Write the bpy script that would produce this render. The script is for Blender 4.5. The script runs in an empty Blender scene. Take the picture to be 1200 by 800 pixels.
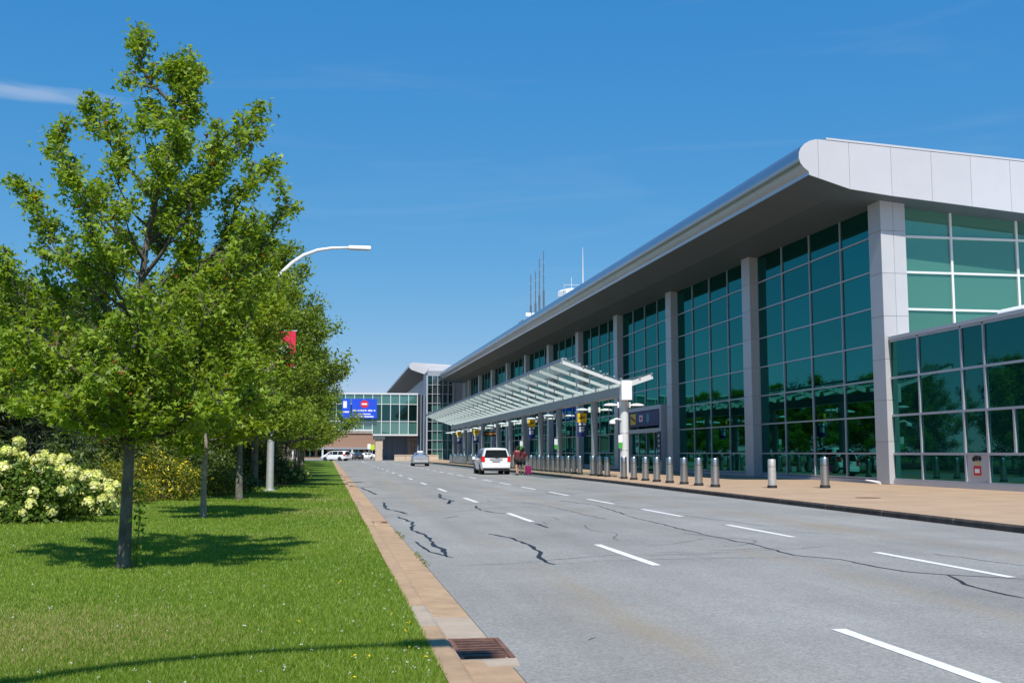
import bpy, bmesh, math, random
import numpy as np
from mathutils import Vector, Matrix

SC = bpy.context.scene
COL = SC.collection
R = math.radians

# ---------------------------------------------------------------- camera
F, CH = 1250.0, 1.45                       # focal length in px of a 1200 px wide picture, eye height
PITCH = math.atan(130 / F)
YAW = math.atan(207 / F * math.cos(PITCH))
cam_d = bpy.data.cameras.new('camera')
cam_d.sensor_width = 36
cam_d.lens = 36 * F / 1200
cam_d.clip_end = 6000
cam = bpy.data.objects.new('camera', cam_d)
COL.objects.link(cam)
cam.location = (0, 0, CH)
cam.rotation_euler = (math.pi / 2 + PITCH, 0, -YAW)
SC.camera = cam
FW = (math.sin(YAW) * math.cos(PITCH), math.cos(YAW) * math.cos(PITCH), math.sin(PITCH))
RT = (math.cos(YAW), -math.sin(YAW), 0)
UP = (RT[1] * FW[2] - RT[2] * FW[1], RT[2] * FW[0] - RT[0] * FW[2], RT[0] * FW[1] - RT[1] * FW[0])

def ray(x, y):
    a = (x - 600) / F; b = (400 - y) / F
    return [FW[i] + a * RT[i] + b * UP[i] for i in range(3)]
def on_z(x, y, z=0.0):
    d = ray(x, y); t = (z - CH) / d[2]; return Vector((d[0] * t, d[1] * t, z))
def on_x(x, y, X):
    d = ray(x, y); t = X / d[0]; return Vector((X, d[1] * t, CH + d[2] * t))
def on_y(x, y, Y):
    d = ray(x, y); t = Y / d[1]; return Vector((d[0] * t, Y, CH + d[2] * t))

# ---------------------------------------------------------------- sky, sun, exposure
SUN_EL, SUN_AZ = R(52), R(184)             # azimuth clockwise from +Y: behind the camera
world = bpy.data.worlds.new('World')
SC.world = world
world.use_nodes = True
wn, wl = world.node_tree.nodes, world.node_tree.links
wn.clear()
sky = wn.new('ShaderNodeTexSky'); sky.sky_type = 'NISHITA'; sky.sun_disc = False
sky.sun_elevation = SUN_EL; sky.sun_rotation = SUN_AZ
sky.altitude = 2500; sky.air_density = 1.0; sky.dust_density = 0.0; sky.ozone_density = 6.0
# grade the whole sky evenly towards the deep polarised blue of the photograph (a tone curve per channel)
sep = wn.new('ShaderNodeSeparateColor'); wl.new(sky.outputs[0], sep.inputs[0])
hs = wn.new('ShaderNodeCombineColor')
for ci, (ga, gp) in enumerate(((1.05, 1.26), (0.64, 0.55), (0.725, 0.25))):
    ma = wn.new('ShaderNodeMath'); ma.operation = 'MULTIPLY'; ma.inputs[1].default_value = 0.1; wl.new(sep.outputs[ci], ma.inputs[0])
    mb_ = wn.new('ShaderNodeMath'); mb_.operation = 'POWER'; mb_.inputs[1].default_value = gp; wl.new(ma.outputs[0], mb_.inputs[0])
    mc_ = wn.new('ShaderNodeMath'); mc_.operation = 'MULTIPLY'; mc_.inputs[1].default_value = ga * 10; wl.new(mb_.outputs[0], mc_.inputs[0])
    wl.new(mc_.outputs[0], hs.inputs[ci])
tc = wn.new('ShaderNodeTexCoord')
mp = wn.new('ShaderNodeMapping'); mp.inputs['Rotation'].default_value = (0, R(-6), 0); mp.inputs['Scale'].default_value = (2.2, 2.2, 17)
wl.new(tc.outputs['Generated'], mp.inputs['Vector'])
nz = wn.new('ShaderNodeTexNoise'); nz.inputs['Scale'].default_value = 1.5; nz.inputs['Detail'].default_value = 7; nz.inputs['Distortion'].default_value = 0.7
wl.new(mp.outputs[0], nz.inputs['Vector'])
cr = wn.new('ShaderNodeValToRGB'); cr.color_ramp.elements[0].position = 0.56; cr.color_ramp.elements[1].position = 0.86
wl.new(nz.outputs[0], cr.inputs[0])
# one wisp of cirrus over the lawn: a soft elongated patch around a sky direction, frayed by noise
wd = Vector(ray(25, 108)).normalized()
vs = wn.new('ShaderNodeVectorMath'); vs.operation = 'SUBTRACT'; vs.inputs[1].default_value = wd
wl.new(tc.outputs['Generated'], vs.inputs[0])
mp2 = wn.new('ShaderNodeMapping'); mp2.inputs['Rotation'].default_value = (0, R(13), 0); mp2.inputs['Scale'].default_value = (8, 8, 120)
wl.new(vs.outputs[0], mp2.inputs['Vector'])
nz2 = wn.new('ShaderNodeTexNoise'); nz2.inputs['Scale'].default_value = 9; nz2.inputs['Detail'].default_value = 6
wl.new(mp.outputs[0], nz2.inputs['Vector'])
vad = wn.new('ShaderNodeVectorMath'); vad.operation = 'SCALE'; vad.inputs['Scale'].default_value = 1.3
wl.new(nz2.outputs['Color'], vad.inputs[0])
vad2 = wn.new('ShaderNodeVectorMath'); vad2.operation = 'ADD'
wl.new(mp2.outputs[0], vad2.inputs[0]); wl.new(vad.outputs[0], vad2.inputs[1])
vad3 = wn.new('ShaderNodeVectorMath'); vad3.operation = 'SUBTRACT'; vad3.inputs[1].default_value = (0.65, 0.65, 0.65)
wl.new(vad2.outputs[0], vad3.inputs[0])
ln = wn.new('ShaderNodeVectorMath'); ln.operation = 'LENGTH'
wl.new(vad3.outputs[0], ln.inputs[0])
cr2 = wn.new('ShaderNodeMapRange'); cr2.interpolation_type = 'SMOOTHSTEP'
cr2.inputs[1].default_value = 1.0; cr2.inputs[2].default_value = 0.1; cr2.inputs[3].default_value = 0; cr2.inputs[4].default_value = 0.34
wl.new(ln.outputs['Value'], cr2.inputs[0])
m1 = wn.new('ShaderNodeMath'); m1.operation = 'MULTIPLY_ADD'; m1.inputs[1].default_value = 0.10
wl.new(cr.outputs[0], m1.inputs[0]); wl.new(cr2.outputs[0], m1.inputs[2])
mxs = wn.new('ShaderNodeMixRGB'); mxs.inputs['Color2'].default_value = (6.0, 6.6, 7.4, 1)
wl.new(m1.outputs[0], mxs.inputs['Fac']); wl.new(hs.outputs[0], mxs.inputs['Color1'])
bg = wn.new('ShaderNodeBackground'); bg.inputs['Strength'].default_value = 0.10
wl.new(mxs.outputs[0], bg.inputs['Color'])
wo = wn.new('ShaderNodeOutputWorld'); wl.new(bg.outputs[0], wo.inputs['Surface'])

sd = bpy.data.lights.new('sun', 'SUN'); sd.energy = 5.0; sd.angle = R(0.53); sd.color = (1.0, 0.955, 0.88)
sun = bpy.data.objects.new('sun', sd); COL.objects.link(sun)
sdir = Vector((math.sin(SUN_AZ) * math.cos(SUN_EL), math.cos(SUN_AZ) * math.cos(SUN_EL), math.sin(SUN_EL)))
sun.location = sdir * 300
sun.rotation_euler = (-sdir).to_track_quat('-Z', 'Y').to_euler()

SC.render.engine = 'CYCLES'
SC.cycles.use_denoising = True
SC.cycles.max_bounces = 7; SC.cycles.transparent_max_bounces = 12
SC.cycles.sample_clamp_indirect = 6
vs_ = SC.view_settings
vs_.view_transform = 'Standard'; vs_.look = 'None'; vs_.exposure = 0.16; vs_.gamma = 1.0; vs_.use_curve_mapping = False

rng = np.random.default_rng(7)
random.seed(7)

# ---------------------------------------------------------------- materials
MATS = {}
def M(name, col, rough=0.6, metal=0.0, var=0.10, scale=3.0, bump=0.0, bscale=60.0, spec=0.4, obj_var=0.0, aniso=0.0, coat=0.0, stretch=(1, 1, 1)):
    m = bpy.data.materials.new(name); m.use_nodes = True
    n, l = m.node_tree.nodes, m.node_tree.links
    b = n['Principled BSDF']
    t = n.new('ShaderNodeTexCoord'); mpg = n.new('ShaderNodeMapping'); mpg.inputs['Scale'].default_value = stretch
    l.new(t.outputs['Object'], mpg.inputs['Vector'])
    no = n.new('ShaderNodeTexNoise'); no.inputs['Scale'].default_value = scale; no.inputs['Detail'].default_value = 6; no.inputs['Roughness'].default_value = 0.65
    l.new(mpg.outputs[0], no.inputs['Vector'])
    mr = n.new('ShaderNodeMapRange'); mr.inputs[1].default_value = 0.3; mr.inputs[2].default_value = 0.7
    mr.inputs[3].default_value = 1 - var; mr.inputs[4].default_value = 1 + var
    l.new(no.outputs[0], mr.inputs[0])
    fac = mr.outputs[0]
    if obj_var:
        oi = n.new('ShaderNodeObjectInfo'); r2 = n.new('ShaderNodeMapRange')
        r2.inputs[3].default_value = 1 - obj_var; r2.inputs[4].default_value = 1 + obj_var
        l.new(oi.outputs['Random'], r2.inputs[0])
        mm = n.new('ShaderNodeMath'); mm.operation = 'MULTIPLY'; l.new(fac, mm.inputs[0]); l.new(r2.outputs[0], mm.inputs[1]); fac = mm.outputs[0]
    vm = n.new('ShaderNodeVectorMath'); vm.operation = 'SCALE'; vm.inputs[0].default_value = col[:3]
    l.new(fac, vm.inputs['Scale']); l.new(vm.outputs[0], b.inputs['Base Color'])
    b.inputs['Roughness'].default_value = rough; b.inputs['Metallic'].default_value = metal
    b.inputs['Specular IOR Level'].default_value = spec
    if coat: b.inputs['Coat Weight'].default_value = coat; b.inputs['Coat Roughness'].default_value = 0.05
    if aniso: b.inputs['Anisotropic'].default_value = aniso
    if bump:
        n2 = n.new('ShaderNodeTexNoise'); n2.inputs['Scale'].default_value = bscale; n2.inputs['Detail'].default_value = 5
        l.new(mpg.outputs[0], n2.inputs['Vector'])
        bp = n.new('ShaderNodeBump'); bp.inputs['Strength'].default_value = bump; bp.inputs['Distance'].default_value = 0.02
        l.new(n2.outputs[0], bp.inputs['Height']); l.new(bp.outputs[0], b.inputs['Normal'])
    MATS[name] = m
    return m

def glass(name, gl, df, rough=0.015, fac=0.8, obj_var=0.12):
    m = bpy.data.materials.new(name); m.use_nodes = True
    n, l = m.node_tree.nodes, m.node_tree.links
    n.remove(n['Principled BSDF'])
    g = n.new('ShaderNodeBsdfGlossy'); g.inputs['Roughness'].default_value = rough
    oi = n.new('ShaderNodeObjectInfo'); r2 = n.new('ShaderNodeMapRange')
    r2.inputs[3].default_value = 1 - obj_var; r2.inputs[4].default_value = 1 + obj_var
    l.new(oi.outputs['Random'], r2.inputs[0])
    vm = n.new('ShaderNodeVectorMath'); vm.operation = 'SCALE'; vm.inputs[0].default_value = gl; l.new(r2.outputs[0], vm.inputs['Scale'])
    l.new(vm.outputs[0], g.inputs['Color'])
    d = n.new('ShaderNodeBsdfDiffuse')
    vm2 = n.new('ShaderNodeVectorMath'); vm2.operation = 'SCALE'; vm2.inputs[0].default_value = df; l.new(r2.outputs[0], vm2.inputs['Scale'])
    l.new(vm2.outputs[0], d.inputs['Color'])
    mx = n.new('ShaderNodeMixShader'); mx.inputs['Fac'].default_value = fac
    l.new(d.outputs[0], mx.inputs[1]); l.new(g.outputs[0], mx.inputs[2])
    # faint waviness of float glass
    t = n.new('ShaderNodeTexCoord'); no = n.new('ShaderNodeTexNoise'); no.inputs['Scale'].default_value = 0.8; no.inputs['Detail'].default_value = 1
    l.new(t.outputs['Object'], no.inputs['Vector'])
    bp = n.new('ShaderNodeBump'); bp.inputs['Strength'].default_value = 0.10; bp.inputs['Distance'].default_value = 0.02
    l.new(no.outputs[0], bp.inputs['Height']); l.new(bp.outputs[0], g.inputs['Normal'])
    l.new(mx.outputs[0], n['Material Output'].inputs['Surface'])
    MATS[name] = m
    return m

def leafmat(name, ca, cb, trans=0.35, dead=None, rough=0.45):
    """leaf colour varies with a per-leaf random attribute; part of the light passes through"""
    m = bpy.data.materials.new(name); m.use_nodes = True
    n, l = m.node_tree.nodes, m.node_tree.links
    b = n['Principled BSDF']
    at = n.new('ShaderNodeAttribute'); at.attribute_name = 'rnd'
    oi = n.new('ShaderNodeObjectInfo')
    rp = n.new('ShaderNodeValToRGB'); e = rp.color_ramp.elements
    e[0].color = (*ca, 1); e[1].color = (*cb, 1); e[1].position = 0.94
    if dead:
        e3 = e.new(0.985); e3.color = (*dead, 1)
    l.new(at.outputs['Fac'], rp.inputs[0])
    hsv = n.new('ShaderNodeHueSaturation')
    mr = n.new('ShaderNodeMapRange'); mr.inputs[3].default_value = 0.85; mr.inputs[4].default_value = 1.15
    l.new(oi.outputs['Random'], mr.inputs[0]); l.new(mr.outputs[0], hsv.inputs['Value'])
    l.new(rp.outputs[0], hsv.inputs['Color'])
    l.new(hsv.outputs[0], b.inputs['Base Color'])
    b.inputs['Roughness'].default_value = rough; b.inputs['Specular IOR Level'].default_value = 0.35
    tr = n.new('ShaderNodeBsdfTranslucent')
    ml = n.new('ShaderNodeMixRGB'); ml.blend_type = 'MULTIPLY'; ml.inputs['Fac'].default_value = 1; ml.inputs['Color2'].default_value = (1.5, 1.35, 0.5, 1)
    l.new(hsv.outputs[0], ml.inputs['Color1']); l.new(ml.outputs[0], tr.inputs['Color'])
    mx = n.new('ShaderNodeMixShader'); mx.inputs['Fac'].default_value = trans
    l.new(b.outputs[0], mx.inputs[1]); l.new(tr.outputs[0], mx.inputs[2])
    l.new(mx.outputs[0], n['Material Output'].inputs['Surface'])
    MATS[name] = m
    return m

def asphalt_mat():
    m = bpy.data.materials.new('asphalt'); m.use_nodes = True
    n, l = m.node_tree.nodes, m.node_tree.links
    b = n['Principled BSDF']; b.inputs['Roughness'].default_value = 0.85; b.inputs['Specular IOR Level'].default_value = 0.25
    t = n.new('ShaderNodeTexCoord')
    def noise(scale, detail=4, st=None, rough=0.6):
        no = n.new('ShaderNodeTexNoise'); no.inputs['Scale'].default_value = scale; no.inputs['Detail'].default_value = detail; no.inputs['Roughness'].default_value = rough
        if st:
            q = n.new('ShaderNodeMapping'); q.inputs['Scale'].default_value = st; l.new(t.outputs['Object'], q.inputs[0]); l.new(q.outputs[0], no.inputs['Vector'])
        else: l.new(t.outputs['Object'], no.inputs['Vector'])
        return no.outputs[0]
    def rng_(x, a, c, lo, hi):
        r = n.new('ShaderNodeMapRange'); r.inputs[1].default_value = a; r.inputs[2].default_value = c; r.inputs[3].default_value = lo; r.inputs[4].default_value = hi
        l.new(x, r.inputs[0]); return r.outputs[0]
    def mul(a, c):
        q = n.new('ShaderNodeMath'); q.operation = 'MULTIPLY'; l.new(a, q.inputs[0]); l.new(c, q.inputs[1]); return q.outputs[0]
    vor = n.new('ShaderNodeTexVoronoi'); vor.inputs['Scale'].default_value = 55; l.new(t.outputs['Object'], vor.inputs['Vector'])
    sp = n.new('ShaderNodeSeparateColor'); l.new(vor.outputs['Color'], sp.inputs[0])
    k = mul(rng_(noise(0.35, 5), 0.3, 0.7, 0.86, 1.12), rng_(noise(1.2, 4, (1, 0.06, 1)), 0.3, 0.7, 0.90, 1.09))
    k = mul(k, rng_(sp.outputs[0], 0, 1, 0.80, 1.20))
    k = mul(k, rng_(noise(170, 3), 0.3, 0.7, 0.78, 1.22))
    vm = n.new('ShaderNodeVectorMath'); vm.operation = 'SCALE'; vm.inputs[0].default_value = (0.270, 0.265, 0.249); l.new(k, vm.inputs['Scale'])
    # tan dust collected in long streaks between the wheel tracks
    sx = n.new('ShaderNodeSeparateXYZ'); l.new(t.outputs['Object'], sx.inputs[0])
    def band(x0, w):
        a = n.new('ShaderNodeMath'); a.operation = 'SUBTRACT'; a.inputs[1].default_value = x0; l.new(sx.outputs[0], a.inputs[0])
        c = n.new('ShaderNodeMath'); c.operation = 'ABSOLUTE'; l.new(a.outputs[0], c.inputs[0])
        return rng_(c.outputs[0], 0, w, 1, 0)
    ad = n.new('ShaderNodeMath'); ad.operation = 'ADD'; l.new(band(2.55, 0.75), ad.inputs[0]); l.new(band(6.0, 0.4), ad.inputs[1])
    ad2 = n.new('ShaderNodeMath'); ad2.operation = 'ADD'; l.new(ad.outputs[0], ad2.inputs[0]); l.new(band(9.6, 0.9), ad2.inputs[1])
    stn = mul(ad2.outputs[0], rng_(noise(0.9, 6, (1, 0.18, 1), 0.7), 0.42, 0.72, 0, 0.65))
    mx = n.new('ShaderNodeMixRGB'); mx.inputs['Color2'].default_value = (0.29, 0.225, 0.14, 1)
    l.new(stn, mx.inputs['Fac']); l.new(vm.outputs[0], mx.inputs['Color1'])
    l.new(mx.outputs[0], b.inputs['Base Color'])
    bp = n.new('ShaderNodeBump'); bp.inputs['Strength'].default_value = 0.35; bp.inputs['Distance'].default_value = 0.01
    l.new(noise(110, 4), bp.inputs['Height']); l.new(bp.outputs[0], b.inputs['Normal'])
    MATS['asphalt'] = m

def lawn_mat():
    m = bpy.data.materials.new('lawn'); m.use_nodes = True
    n, l = m.node_tree.nodes, m.node_tree.links
    b = n['Principled BSDF']; b.inputs['Roughness'].default_value = 0.8; b.inputs['Specular IOR Level'].default_value = 0.15
    t = n.new('ShaderNodeTexCoord')
    def noise(scale, detail=5, rough=0.65):
        no = n.new('ShaderNodeTexNoise'); no.inputs['Scale'].default_value = scale; no.inputs['Detail'].default_value = detail; no.inputs['Roughness'].default_value = rough
        l.new(t.outputs['Object'], no.inputs['Vector']); return no.outputs[0]
    rp = n.new('ShaderNodeValToRGB'); e = rp.color_ramp.elements
    e[0].position = 0.36; e[0].color = (0.085, 0.165, 0.010, 1); e[1].position = 0.60; e[1].color = (0.135, 0.215, 0.020, 1)
    e2 = e.new(0.70); e2.color = (0.22, 0.21, 0.06, 1)
    l.new(noise(0.42), rp.inputs[0])
    mr = n.new('ShaderNodeMapRange'); mr.inputs[1].default_value = 0.3; mr.inputs[2].default_value = 0.7; mr.inputs[3].default_value = 0.55; mr.inputs[4].default_value = 1.35
    l.new(noise(26, 6, 0.75), mr.inputs[0])
    vm = n.new('ShaderNodeVectorMath'); vm.operation = 'SCALE'; l.new(rp.outputs[0], vm.inputs[0]); l.new(mr.outputs[0], vm.inputs['Scale'])
    l.new(vm.outputs[0], b.inputs['Base Color'])
    bp = n.new('ShaderNodeBump'); bp.inputs['Strength'].default_value = 0.8; bp.inputs['Distance'].default_value = 0.03
    l.new(noise(45, 6, 0.8), bp.inputs['Height']); l.new(bp.outputs[0], b.inputs['Normal'])
    MATS['lawn'] = m

asphalt_mat(); lawn_mat()
M('ground', (0.14, 0.15, 0.08), 0.9, var=0.2, scale=0.2)
M('sidewalk', (0.425, 0.295, 0.19), 0.85, var=0.14, scale=0.7, bump=0.15, bscale=90)
M('kerb', (0.42, 0.285, 0.172), 0.85, var=0.20, scale=3.2, bump=0.25, bscale=60, obj_var=0.08)
M('kerb_pale', (0.40, 0.325, 0.25), 0.85, var=0.14, scale=3, bump=0.25, bscale=60)
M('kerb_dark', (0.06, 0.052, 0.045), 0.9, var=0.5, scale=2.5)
def worn_paint():
    m = M('paint', (0.74, 0.74, 0.72), 0.7, var=0.12, scale=9, bump=0.2, bscale=120)
    n, l = m.node_tree.nodes, m.node_tree.links; b = n['Principled BSDF']
    t = n.new('ShaderNodeTexCoord'); no = n.new('ShaderNodeTexNoise'); no.inputs['Scale'].default_value = 34; no.inputs['Detail'].default_value = 8; no.inputs['Roughness'].default_value = 0.75
    l.new(t.outputs['Object'], no.inputs['Vector'])
    mr = n.new('ShaderNodeMapRange'); mr.inputs[1].default_value = 0.56; mr.inputs[2].default_value = 0.66; mr.inputs[4].default_value = 0.8
    l.new(no.outputs[0], mr.inputs[0])
    mx = n.new('ShaderNodeMixRGB'); mx.inputs['Color2'].default_value = (0.27, 0.27, 0.26, 1)
    src = b.inputs['Base Color'].links[0].from_socket
    l.new(src, mx.inputs['Color1']); l.new(mr.outputs[0], mx.inputs['Fac']); l.new(mx.outputs[0], b.inputs['Base Color'])
worn_paint()
M('sealant', (0.022, 0.023, 0.026), 0.55, var=0.3, scale=8, spec=0.3)
M('rust', (0.17, 0.085, 0.06), 0.75, var=0.4, scale=14, bump=0.3, bscale=120)
M('bar_side_dark', (0.022, 0.013, 0.010), 0.6, var=0.3, scale=20)
M('pit', (0.012, 0.012, 0.012), 0.95)
M('mulch', (0.10, 0.045, 0.028), 0.95, var=0.5, scale=9, bump=0.8, bscale=30)
M('panel', (0.48, 0.48, 0.495), 0.42, metal=0.15, var=0.035, scale=1.0, obj_var=0.035)
M('fascia', (0.53, 0.525, 0.545), 0.42, metal=0.15, var=0.025, scale=0.8, obj_var=0.03)
M('nose', (0.36, 0.40, 0.46), 0.30, metal=0.85, var=0.03, scale=0.6, obj_var=0.03)
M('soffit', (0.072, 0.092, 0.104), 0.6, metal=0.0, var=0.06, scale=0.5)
M('mullion', (0.42, 0.435, 0.49), 0.4, metal=0.3, var=0.03)
M('mullion_white', (0.66, 0.67, 0.68), 0.45, metal=0.1, var=0.03)
M('roofing', (0.66, 0.67, 0.70), 0.5, metal=0.1, var=0.05, scale=0.4)
M('steel_grey', (0.30, 0.325, 0.36), 0.45, metal=0.2, var=0.06, scale=2)
M('mast_grey', (0.10, 0.11, 0.12), 0.5, var=0.1)
M('steel_light', (0.60, 0.62, 0.63), 0.42, metal=0.1, var=0.05, scale=2)
M('white', (0.78, 0.79, 0.80), 0.45, var=0.04)
M('brushed', (0.62, 0.60, 0.57), 0.33, metal=1.0, var=0.10, scale=6, stretch=(6, 6, 0.4), obj_var=0.08)
M('galvanised', (0.52, 0.52, 0.51), 0.55, metal=0.55, var=0.12, scale=6)
M('rubber', (0.02, 0.02, 0.021), 0.7)
M('black', (0.014, 0.014, 0.016), 0.5)
M('navy', (0.012, 0.022, 0.13), 0.5, var=0.05)
M('sign_blue', (0.012, 0.07, 0.62), 0.5, var=0.04)
M('yellow', (0.80, 0.50, 0.02), 0.5, var=0.04)
M('red', (0.62, 0.02, 0.03), 0.5, var=0.05)
M('banner_red', (0.66, 0.012, 0.06), 0.7, var=0.08)
M('orange', (0.42, 0.17, 0.02), 0.6)
M('teal', (0.02, 0.28, 0.30), 0.5)
M('green_sticker', (0.06, 0.34, 0.05), 0.5)
M('lime', (0.42, 0.62, 0.02), 0.5)
M('brick', (0.30, 0.185, 0.135), 0.9, var=0.2, scale=6, bump=0.2, bscale=20)
M('stone', (0.30, 0.25, 0.22), 0.9, var=0.25, scale=1.6)
M('concrete', (0.50, 0.40, 0.31), 0.85, var=0.12, scale=2, bump=0.15)
M('cladding', (0.17, 0.215, 0.29), 0.5, metal=0.2, var=0.06, obj_var=0.10)
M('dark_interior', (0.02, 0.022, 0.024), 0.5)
M('car_white', (0.74, 0.75, 0.76), 0.3, coat=0.8, var=0.02)
M('car_silver', (0.46, 0.48, 0.50), 0.32, metal=0.5, coat=0.7, var=0.02)
M('car_dark', (0.03, 0.03, 0.035), 0.3, coat=0.8)
M('car_glass', (0.012, 0.014, 0.016), 0.10, spec=0.25)
M('tail_red', (0.62, 0.008, 0.014), 0.45, spec=0.2)
M('rim', (0.45, 0.45, 0.46), 0.35, metal=0.8)
M('skin', (0.42, 0.24, 0.165), 0.55, var=0.05)
M('hair', (0.02, 0.014, 0.011), 0.6)
M('maroon', (0.14, 0.022, 0.040), 0.8, var=0.15, scale=8)
M('dark_red', (0.20, 0.02, 0.03), 0.8)
M('shorts', (0.016, 0.017, 0.022), 0.8)
M('pink', (0.46, 0.025, 0.17), 0.45)
M('bark', (0.14, 0.13, 0.11), 0.9, var=0.65, scale=7, bump=0.8, bscale=30, stretch=(1, 1, 0.45))
M('bark_pale', (0.25, 0.215, 0.18), 0.9, var=0.35, scale=11, bump=0.7, bscale=34, stretch=(1, 1, 0.5))
M('branch', (0.10, 0.09, 0.075), 0.9, var=0.3, scale=9)
glass('glass_teal', (0.036, 0.205, 0.180), (0.002, 0.010, 0.011), fac=0.9)
glass('glass_wing', (0.035, 0.17, 0.145), (0.006, 0.075, 0.070), fac=0.72)
glass('glass_green', (0.22, 0.42, 0.31), (0.085, 0.235, 0.175), fac=0.5)
glass('glass_far', (0.25, 0.42, 0.38), (0.07, 0.20, 0.17), fac=0.5)
glass('glass_far_dark', (0.05, 0.15, 0.14), (0.008, 0.03, 0.03), fac=0.7)
glass('glass_sky', (0.30, 0.40, 0.42), (0.06, 0.10, 0.11), fac=0.7)
leafmat('leaf_maple', (0.098, 0.180, 0.012), (0.345, 0.470, 0.058), 0.47, dead=(0.30, 0.10, 0.03))
leafmat('leaf_young', (0.130, 0.220, 0.012), (0.380, 0.480, 0.045), 0.45)
leafmat('leaf_row', (0.088, 0.158, 0.014), (0.310, 0.415, 0.055), 0.46)
leafmat('leaf_dark', (0.028, 0.056, 0.010), (0.095, 0.145, 0.022), 0.30)
leafmat('leaf_conifer', (0.015, 0.032, 0.014), (0.045, 0.070, 0.026), 0.15)
leafmat('leaf_hydrangea', (0.06, 0.12, 0.012), (0.13, 0.205, 0.026), 0.3)
leafmat('leaf_gold', (0.085, 0.12, 0.010), (0.24, 0.25, 0.014), 0.3)
leafmat('petal_cream', (0.62, 0.66, 0.14), (0.84, 0.82, 0.52), 0.2, rough=0.7)
leafmat('petal_yellow', (0.70, 0.54, 0.005), (0.84, 0.70, 0.03), 0.2, rough=0.7)
leafmat('petal_white', (0.62, 0.62, 0.52), (0.80, 0.80, 0.74), 0.2, rough=0.7)
leafmat('grass_blade', (0.112, 0.210, 0.012), (0.308, 0.405, 0.062), 0.42, dead=(0.42, 0.36, 0.15))

def panel_glass(name, clear):
    m = bpy.data.materials.new(name); m.use_nodes = True
    n, l = m.node_tree.nodes, m.node_tree.links
    b = n['Principled BSDF']; b.inputs['Base Color'].default_value = (0.55, 0.64, 0.62, 1); b.inputs['Roughness'].default_value = 0.25
    tr = n.new('ShaderNodeBsdfTranslucent'); tr.inputs['Color'].default_value = (0.62, 0.72, 0.70, 1)
    tp = n.new('ShaderNodeBsdfTransparent'); tp.inputs['Color'].default_value = (0.88, 0.95, 0.93, 1)
    m1_ = n.new('ShaderNodeMixShader'); m1_.inputs['Fac'].default_value = 0.45; l.new(b.outputs[0], m1_.inputs[1]); l.new(tr.outputs[0], m1_.inputs[2])
    m2_ = n.new('ShaderNodeMixShader'); m2_.inputs['Fac'].default_value = clear; l.new(m1_.outputs[0], m2_.inputs[1]); l.new(tp.outputs[0], m2_.inputs[2])
    l.new(m2_.outputs[0], n['Material Output'].inputs['Surface'])
    MATS[name] = m
panel_glass('canopy_glass', 0.78); panel_glass('canopy_glass_clear', 0.95)

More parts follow.
